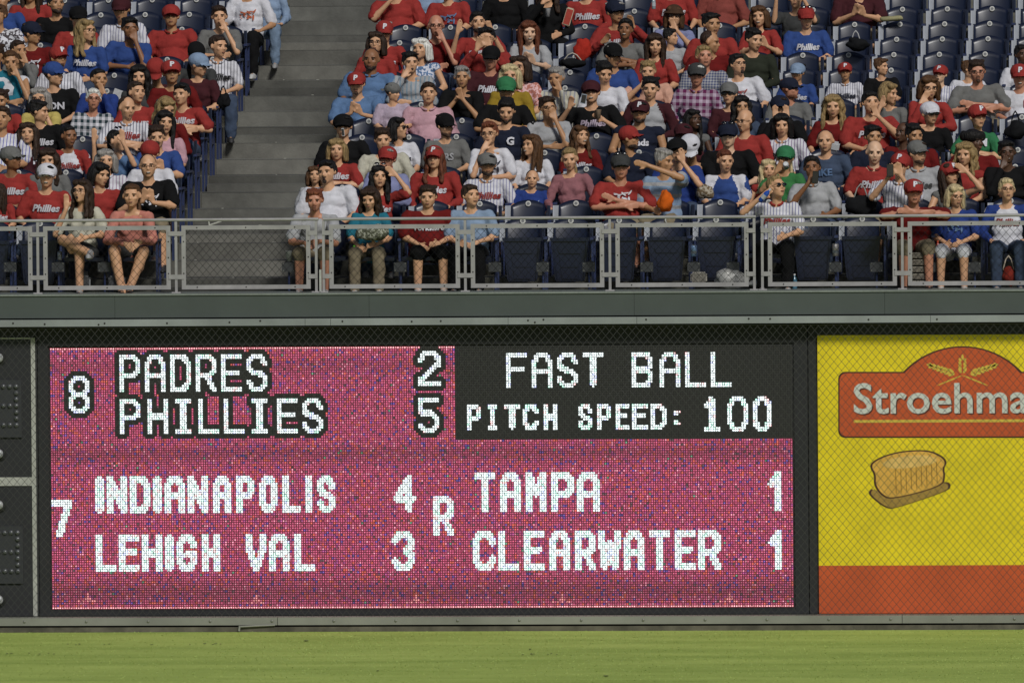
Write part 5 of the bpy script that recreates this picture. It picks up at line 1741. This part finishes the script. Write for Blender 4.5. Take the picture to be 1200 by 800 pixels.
LEGM = {'j': 'denim', 'b': 'black', 'k': 'khaki', 'c': 'white', 's': 'dgray', 'lj': 'ljean', 'khaki': 'khaki'}
KEYS = {}
PERSONS = []
for i, r in enumerate(ROW):
    J = joints(r['pose'], r['b'])
    Y = rowY(r['k']) - .235
    zf = rowZ(r['k'])
    hl = J['head']
    Yh = Y + hl.y
    X, Z = at(r['hx'], r['hy'], Yh)
    child = 'c' in r['ex']
    s = (Z - zf) / hl.z
    if child:
        sc = .80
    else:
        sc = min(1.07, max(.94, 1 + (s - 1) * .6))
    dz = (Z - zf) - hl.z * sc
    if r['k'] == 0:
        sc = min(1.12, max(.92, s)); dz = (Z - zf) - hl.z * sc
    turn = (hash_ := (i * 37) % 11 - 5) * 1.0
    tx = X - (hl.x * sc)
    wx = sc * (1 + ((i * 53) % 9 - 4) * .014)
    root = empty('person', (tx, Y + (.02 if child else 0), zf + dz), (0, math.radians(((i * 29) % 7 - 3) * .9) if r['k'] else 0, math.radians(turn * 1.6)), (wx, sc, sc))
    tag(root, r['label'], 'person', 'spectators in the stands')
    PERSONS.append((root, r, X))
    b = link('body', MESH[r['bk']], root); setm(b, SKM[r['skin']])
    sh = r['shirt'].split(':')
    smat = shirt_material(sh[1])
    so = link('shirt', MESH[r['sk']], root)
    if sh[0] == 'r' and len(sh) > 4:
        key = ('rag', r['sk'])
        if key not in KEYS:
            me = MESH[r['sk']].copy(); me.name = 'shirt'
            me.materials.append(None); me.materials.append(None)
            w = J['w']
            for p_ in me.polygons:
                c = p_.center
                for s_ in (0, 1):
                    e = Vector(J['arms'][s_][0]); e.x *= w ** .6
                    a_, wr = J['sh'][s_], Vector(J['arms'][s_][1])
                    a2 = a_ + Vector((-(-1, 1)[s_] * .04, 0, .03))
                    for (u, v, rr) in ((a2, e, .068), (e, wr, .062)):
                        t = max(0, min(1, (c - u).dot(v - u) / (v - u).length_squared))
                        if (c - (u + (v - u) * t)).length < rr * 1.15:
                            p_.material_index = 1
            KEYS[key] = me
        so.data = KEYS[key]
        for q, mm in ((0, smat), (1, shirt_material(sh[4]))):
            so.material_slots[q].link = 'OBJECT'
            so.material_slots[q].material = mm
    else:
        setm(so, smat)
    if len(sh) > 2 and sh[2] != '-' and r['pose0'] not in ('cross', 'clasp', 'bend', 'point', 'rail') or r['label'].startswith('bearded man in a grey cap'):
        if len(sh) > 2 and sh[2] != '-':
            po = link('shirt_print', print_mesh(sh[2], r['pose'], r['b'], 0), so)
            setm(po, mat('print_' + sh[3], CL[sh[3]], .7))
    elif len(sh) > 2 and sh[2] != '-' and r['pose0'] in ('cross', 'point', 'clasp'):
        po = link('shirt_print', print_mesh(sh[2], r['pose'], r['b'], 0), so)
        setm(po, mat('print_' + sh[3], CL[sh[3]], .7))
        po.location.z = .045
    if sh[0] in ('p', 'j'):
        co = link('collar', collar_me(r['pose'], r['b']), so); setm(co, smat if sh[0] == 'p' else (shirt_material('red') if 'red-trimmed' in r['label'] else smat))
    tr_ = link('trousers' if r['tk'][3] == 2 else 'shorts', MESH[r['tk']], root); setm(tr_, cloth('cloth_' + LEGM[r['legs']], 'plain', CL[LEGM[r['legs']]]))
    for q in (0, 1):
        sh_ = link('shoe', MESH[('shoe', r['leg'], q)], root); setm(sh_, mat(('shoe_a', 'shoe_b', 'shoe_c')[i % 3], ('8b8b8b', '2a2a2c', 'b0b0ae')[i % 3], .6))
    HMx = head_matrix(J, r['yaw'], r['pit'])
    if r['hair'] != 'no':
        ho = link('hair', MESH[('hair', r['hair'], r['hv'])], root, mtx=HMx); setm(ho, HM[r['hc']])
    for q in (-1, 1):
        link('eye', eyes_me, root, mtx=HMx @ Matrix.Translation((q * .030, 0, 0)))
    link('eyebrows', bro[r['hc'] if r['hc'] not in 'wy' else 'm'], root, mtx=HMx)
    if 'S' in r['ex']:
        link('mouth', open_me if 'mouth' in r['label'] else smile_me, root, mtx=HMx)
    else:
        link('mouth', mouth_me, root, mtx=HMx)
    if 'g' in r['ex']: link('glasses', glasses_me, root, mtx=HMx)
    if 'G' in r['ex']: link('sunglasses', sung_me, root, mtx=HMx)
    if 'O' in r['ex']: link('sunglasses', sung_me, root, mtx=HMx @ Matrix.Translation((0, .035, .085)) @ Matrix.Rotation(math.radians(-35), 4, 'X'))
    if 'B' in r['ex']:
        o = link('beard', MESH[('beard',)], root, mtx=HMx); setm(o, BM[r['hc'] if r['hc'] != 'g' else 'n'])
    if 'u' in r['ex']:
        o = link('goatee', MESH[('goatee',)], root, mtx=HMx); setm(o, BM[r['hc']])
    cp = r['cap']
    if cp != '-':
        kind = 'n'
        if cp[:2] in ('b:', 'v:', 'k:'):
            kind = cp[0] if cp[0] != 'v' else 'n'
            cp = cp[2:]
        em = cp.endswith('.P')
        cp = cp.replace('.P', '')
        o = link('cap', MESH[('cap', kind)], root, mtx=HMx); setm(o, cloth('cap_' + cp, 'plain', CL[cp]))
        if em:
            link('cap_emblem', capP, o)

# ------------------------------------------------------------------ seats in their rows
def nearest_person(X, k):
    best = None
    for root, r, x in PERSONS:
        if r['k'] == k:
            d = abs(root.location.x - X)
            if d < PITCH * .52 and (best is None or d < best[0]):
                best = (d, r)
    return best[1] if best else None


ORD = ['front', 'second', 'third', 'fourth', 'fifth', 'sixth', 'seventh', 'eighth', 'ninth', 'tenth', 'eleventh', 'twelfth', 'thirteenth', 'fourteenth', 'fifteenth', 'sixteenth', 'seventeenth']
NUM = ['first', 'second', 'third', 'fourth', 'fifth', 'sixth', 'seventh', 'eighth', 'ninth', 'tenth', 'eleventh', 'twelfth', 'thirteenth', 'fourteenth', 'fifteenth', 'sixteenth']
for k in range(16):
    for side, cols_ in (('left', lcols), ('right', rcols)):
        for i, X in cols_:
            px_s = (Vector((X, rowY(k), rowZ(k) + .7)) - cam_pos)
            sx_ = 600 + F_PX * px_s.dot(rt) / px_s.dot(fwd)
            if sx_ < -24 or sx_ > 1224 or (side, i, k) in HIDDEN_SEATS:
                continue
            if side == 'right' and i < -4: continue
            pr = nearest_person(X, k)
            if pr:
                lab = ('navy seat under the ' if k % 2 else 'navy seat of the ') + pr['label']
                if pr['label'].startswith('person in a plain red top') and i == lcols[0][0]: lab = 'navy seat beside the person in a plain red top, near the top left'
                w = lab.split()
                lab = ' '.join(w[:16])
            elif side == 'left':
                lab = 'empty navy seat, %s row of the left block, %s from the aisle' % (ORD[k], NUM[2 - i])
            else:
                lab = 'empty navy seat, %s row of the right block, %s from the aisle' % (ORD[k], NUM[i + 4])
            make_seat(X, k, pr is None, lab, 'occupied navy seats' if pr else 'empty navy seats')

# ------------------------------------------------------------------ cup holders in front of the first row
plate_m = mat('holder_plate', '3c3e40', .55, metal=.2)
holder = MB().box(-.070, .070, -.006, .006, -.052, .052).mesh('mounting_plate', [plate_m])
ring = MB().lathe([(.030, -.05), (.045, .045), (.050, .05), (.044, .05), (.040, .0), (.028, -.045)], 14).mesh('cup_ring', [plate_m], True)
hpost = MB().tube((0, .06, -.30), (0, .06, -.05), .012, n=8).mesh('post', [standm])
hb = MB().ell((0, 0, 0), (.007, .004, .007), n=8, k=4).mesh('bolt', [boltm])
HOLD = [(12, 'at the far left edge'), (68, 'beside the crossed legs'), (122, 'left of the coral jacket'), (338, 'at the aisle seat'), (415, 'below the teal top'), (469, 'left of the Yorkshire tee'),
        (524, 'left of the pale blue tee'), (580, 'by the teenager, left of the first empty seat'), (636, 'between the two empty seats at the middle'), (690, 'just left of the middle railing post'),
        (758, 'right of the middle railing post'), (813, 'under the blue and white can'), (859, 'left of the drinking woman'), (923, 'by the knee of the drinking woman'), (979, 'under the silver can'),
        (1027, 'left of the heavy man in red'), (1096, 'under the red bottle'), (1142, 'beside the royal blue tee'), (1194, 'at the far right edge')]
HY = .42
for px, w in HOLD:
    x, z = at(px, 313, HY)
    r = empty('cup_holder', (x, HY, z))
    tag(r, 'dark square cup holder plate ' + w, 'cup holder', 'cup holders of the front row')
    link('mounting_plate', holder, r); link('cup_ring', ring, r, loc=(0, .06, .01)); link('post', hpost, r)
    for a in (-.055, .055):
        for b in (-.038, .038):
            link('bolt', hb, r, loc=(a, -.008, b))


def vessel(kind, px, py, Y, cm, label, cat, rot=(0, 0, 0), sc=1.0, capc=None):
    """px, py: middle of the thing in the picture"""
    prof = {'bottle': [(.030, -.10), (.034, -.095), (.034, .03), (.028, .055), (.013, .078), (.013, .095)],
            'can': [(.026, -.061), (.033, -.055), (.033, .050), (.027, .061), (.025, .058)],
            'cup': [(.030, -.06), (.044, .058), (.046, .06), (.042, .06), (.028, -.05)]}[kind]
    me = MB().lathe(prof, 18).mesh(kind, [cm], True)
    x, z = at(px, py, Y)
    r = empty({'bottle': 'drink_bottle', 'can': 'drink_can', 'cup': 'drink_cup'}[kind], (x, Y, z), rot, sc)
    tag(r, label, cat)
    link('body', me, r)
    if kind == 'bottle':
        link('bottle_cap', MB().lathe([(.015, .093), (.015, .112)], 12).mesh('bottle_cap', [mat('cap_' + (capc or 'ffffff'), capc or 'cfcfcf', .5)]), r)
        link('paper_label', MB().lathe([(.0348, -.05), (.0348, .01)], 18).mesh('paper_label', [mat('lab_w', 'a9aeb4', .6)]), r)
    elif kind == 'can':
        link('rim', MB().lathe([(.027, .060), (.0275, .064), (.024, .062)], 16).mesh('rim', [mat('tin', 'b5b7b8', .3, metal=.7)]), r)
        link('stripe', MB().lathe([(.0335, -.03), (.0335, .0)], 18).mesh('stripe', [mat('stripe_c', '7a8088', .4)]), r)
    return r


vessel('bottle', 896.5, 229, rowY(0) - .62, mat('pl_blue', '1c4aa8', .2, spec=.8), 'blue plastic bottle held to the mouth of the woman in the white jersey', 'bottle', (math.radians(12), math.radians(42), 0), .85)
vessel('bottle', 415, 297, HY + .06, mat('pl_green', '3f9a1c', .2, spec=.8), 'bright green bottle standing in the holder below the teal top', 'bottle', sc=.8, capc='5ab02c')
vessel('cup', 339, 300, HY + .06, mat('cup_white', 'b9b9ba', .5), 'white cup in the holder by the aisle seat', 'cup', sc=.95)
vessel('can', 813, 294, HY + .06, mat('can_blue', '7f9cc0', .3, metal=.4), 'pale blue and white can in a holder between empty seats', 'can')
vessel('can', 979, 293, HY + .06, mat('can_silver', 'a9a4a2', .3, metal=.5), 'silver can in the holder right of the drinking woman', 'can', sc=1.1)
vessel('bottle', 1099, 291, HY + .06, mat('pl_red', 'b03a24', .25, spec=.8), 'red bottle in the holder left of the royal blue tee', 'bottle', sc=.75, capc='c8502c')
vessel('can', 70, 300, HY + .06, mat('can_steel', '9a9c9e', .3, metal=.5), 'dull silver can in the holder beside the crossed legs', 'can', sc=.8)
vessel('bottle', 931, 331, .36, mat('pl_aqua', '3f6f86', .2, spec=.8), 'blue grey water bottle standing on the floor under the drinking woman', 'bottle', sc=.85)
vessel('can', 921, 194, rowY(2) - .62, mat('can_pale', 'b4b4b2', .35), 'pale can tipped to the mouth of the woman in the green cap', 'can', (math.radians(70), 0, 0))
vessel('cup', 701, 134, rowY(6) - .62, mat('cup_tan', 'a08a72', .6), 'tan paper cup in the hand of the man in black tee', 'cup', sc=.85)
vessel('cup', 642, 15, rowY(12) - .5, mat('cup_white', 'b9b9ba', .5), 'white cup held by the woman in the black jacket, top edge', 'cup', sc=.8)
vessel('bottle', 766, 4, rowY(12) - .5, mat('pl_clear', '8e9aa0', .15, spec=.9), 'clear bottle with a pale label near the top edge', 'bottle', sc=.7)


def slab(name, px, py, Y, w, d, h, m, label, cat, rot=(0, 0, 0), extra=None, em=None):
    x, z = at(px, py, Y)
    r = empty(name, (x, Y, z), rot)
    tag(r, label, cat)
    mb = MB().box(-w / 2, w / 2, -d / 2, d / 2, -h / 2, h / 2)
    me = mb.mesh('body', [m])
    b = bmesh.new(); b.from_mesh(me)
    bmesh.ops.bevel(b, geom=b.edges[:], offset=min(w, d, h) * .18, segments=2, affect='EDGES')
    b.to_mesh(me); b.free()
    link('body', me, r)
    if extra:
        link(extra, MB().box(-w * .42, w * .42, -d / 2 - .0015, -d / 2 + .001, -h * .42, h * .42).mesh(extra, [em]), r)
    return r


phm = mat('phone_black', '101113', .2, spec=.8)
scr = mat('phone_glass', '1c2026', .1, spec=.9)
slab('mobile_phone', 1043, 200, rowY(1) - .64, .075, .012, .14, phm, 'black phone held up by the young man in the red P cap', 'phone', (0, 0, .2), 'screen', scr)
slab('mobile_phone', 955.5, 208, rowY(1) - .62, .068, .03, .14, phm, 'black phone in front of the mouth of the man in grey polo', 'phone', (0, .1, 0), 'screen', scr)
slab('mobile_phone', 684, 116, rowY(6) - .55, .06, .015, .11, mat('phone_pale', '8d99a4', .3), 'pale phone raised beside the maroon capped man', 'phone', (0, .2, 0), 'screen', scr)
slab('mobile_phone', 402, 155, rowY(4) - .55, .03, .012, .09, mat('phone_white', 'c4c7ca', .3), 'slim white phone beside the young man in a black cap', 'phone', (0, -.1, 0), 'screen', scr)
pw = mat('paper_white', 'b5b6b8', .7)
slab('popcorn_box', 666, 20, rowY(12) - .4, .09, .06, .22, mat('box_cream', 'b8ac94', .7), 'cream popcorn box held against the red jacket near the top edge', 'box', (0, .3, 0), 'stripe', mat('box_red', 'a03a2c', .7))
slab('folded_paper', 139, 112, rowY(7) - .12, .14, .01, .13, pw, 'white folded paper propped on a seat in the left block', 'paper', (0, .35, 0))
slab('napkin', 976, 171, rowY(4) - .62, .15, .1, .10, pw, 'white napkin in the lap of the curly blonde woman', 'napkin', (.2, .2, 0))
silver = mat('cooler_silver', '77797a', .5, noise=.5, scale=30)
slab('carton', 97, 330, .40, .17, .14, .13, silver, 'silver grey carton on the floor by the woman with glasses', 'carton', (0, 0, .1), 'print', mat('carton_p', '3a3b3d', .6, noise=.8, scale=40))
slab('carton', 137, 330, .40, .17, .14, .13, silver, 'silver grey carton on the floor beside the coral jacket', 'carton', (0, 0, -.1), 'print', mat('carton_p', '3a3b3d'))
slab('carton', 819, 325, .42, .18, .14, .12, mat('carton_w', '98948a', .6, noise=.3, scale=25), 'pale printed carton on the floor under an empty seat', 'carton', (0, 0, .05), 'print', mat('carton_q', '6f6b62', .6, noise=.5, scale=40))
for i in range(5):
    slab('food_tray', 1077 + (i % 2) * 1.5, 332 - i * 8.2, .44, .18, .14, .062, mat('tray_card', '9a9688', .7, noise=.25, scale=30), 'pale cardboard tray, number %s from the floor in the stack by the heavy man' % ('one', 'two', 'three', 'four', 'five')[i], 'tray', (0, 0, (i % 3 - 1) * .12), 'print', mat('tray_p', '5f5a50', .7, noise=.6, scale=50))


def lump(name, px, py, Y, r, m, label, cat, seed=0, strap=None, sm=None, n=16, k=11):
    rr = random.Random(seed)
    x, z = at(px, py, Y)
    root = empty(name, (x, Y, z)); tag(root, label, cat)
    mb = MB().ell((0, 0, 0), r, n=24, k=16)
    off = rr.random() * 9
    from mathutils import noise as nz_
    for i, v in enumerate(mb.v):
        p = Vector(v)
        d = nz_.noise(p * (2.2 / max(r)) * .5 + Vector((off, 0, 0))) * .45 + nz_.noise(p * (6 / max(r)) * .5 + Vector((0, off, 0))) * .22
        mb.v[i] = tuple(p * (1 + d))
    link('body', mb.mesh('body', [m], True), root)
    if strap:
        s = MB()
        pts = [Vector((-strap, -.02, r[2] * .6)), Vector((-strap * .5, -.03, r[2] * 1.7)), Vector((0, -.03, r[2] * 2.1)), Vector((strap * .5, -.03, r[2] * 1.7)), Vector((strap, -.02, r[2] * .6))]
        for a, b in zip(pts[:-1], pts[1:]):
            s.capsule(a, b, .008, .008, n=6, k=2)
        link('strap', s.mesh('strap', [sm], True), root)
    return root


blk = cloth('bag_black', 'plain', '111214')
lump('handbag', 1182, 322, .42, (.085, .06, .10), cloth('bag_red', 'plain', '7c2a20'), 'dark red handbag with pale straps on the floor at the right', 'handbag', 3, .06, mat('strap_pale', 'b5a898', .6))
lump('plastic_bag', 856, 326, .42, (.21, .10, .10), mat('poly_white', '9c9c98', .35, spec=.6, noise=.15, scale=12), 'crumpled white plastic bag on the floor under the empty seat', 'plastic bag', 5)
lump('plastic_bag', 884, 332, .38, (.10, .06, .035), mat('poly_white', '9c9c98'), 'flat scrap of white plastic bag beside the double railing post', 'plastic bag', 8)
lump('knitted_hat', 779, 236, rowY(1) - .60, (.085, .08, .11), cloth('hat_orange', 'plain', 'c25a14'), 'bright orange knitted hat in the lap of the pointing man', 'hat', 2)
lump('backpack', 1009, 240, rowY(1) - .30, (.17, .10, .11), blk, 'black backpack standing on an empty seat below the red polo', 'backpack', 11, .08, mat('strap_g', '8e8e8a', .6))
lump('bag', 1003, 52, rowY(10) - .12, (.13, .09, .075), blk, 'black bag lying on an empty seat right of the blue tee', 'bag', 13, .05, mat('strap_w', 'a5a5a5', .6))
lump('bag', 1190, 152, rowY(5) - .18, (.12, .09, .10), blk, 'black bag piled on a seat at the right edge', 'bag', 15, .05, blk)
lump('jacket', 682, 58, rowY(9) - .10, (.095, .06, .13), cloth('jacket_red', 'plain', 'a02a1e'), 'red jacket draped over a seat in the middle of the right block', 'jacket', 17)
lump('bag', 671, 74, rowY(8) - .14, (.15, .09, .055), blk, 'black shiny handbag with a pale strap below the red jacket', 'handbag', 19, .10, mat('strap_s', 'a8a296', .4))
lump('cloth', 1046, 22, rowY(12) - .05, (.13, .05, .035), cloth('towel_tan', 'plain', '8f8a68'), 'khaki cloth cap lying on an empty seat near the top right', 'cap', 21)
lump('bag', 436, 272, rowY(0) - .56, (.17, .09, .09), cloth('bag_pattern', 'blotch', '5a5c4c', '9a9c8e'), 'patterned grey green bag in the lap of the woman in teal', 'bag', 23)
lump('paper_bag', 827, 225, rowY(2) - .62, (.10, .07, .08), cloth('bag_brown', 'blotch', '6a5a44', 'a59c8c'), 'crumpled brown and white paper bag held by the auburn haired woman', 'paper bag', 25)
lump('handbag', 262, 118, rowY(7) - .45, (.07, .06, .08), blk, 'small black bag on the knees of the pinstripe jersey woman', 'handbag', 29, .04, blk)
x, z = at(252, 262, .75)
st = empty('step_marker', (x, .75, z - .02)); tag(st, 'small white metal bracket tilted on the lowest aisle step', 'bracket')
mk = mat('marker_white', 'b0b0a6', .5)
link('bar', MB().tube((-.065, 0, .0), (.07, 0, .045), .010, n=6).mesh('bar', [mk]), st)
link('upright', MB().tube((-.065, 0, .0), (-.07, 0, .05), .008, n=6).mesh('upright', [mk]), st)
link('upright', MB().tube((.07, 0, .045), (.075, 0, .08), .008, n=6).mesh('upright', [mk]), st)
# litter in the aisle
lit_m = mat('litter', 'a9a99f', .8)
lt = MB()
for _ in range(26):
    k = random.randint(0, 14)
    x = random.uniform(A0 + .1, A1 - .1)
    lt.box(x, x + random.uniform(.01, .035), rowY(k) - .5, rowY(k) - .48, rowZ(k) + .008, rowZ(k) + .013)
link('litter', lt.mesh('litter', [lit_m]), kind='stuff')
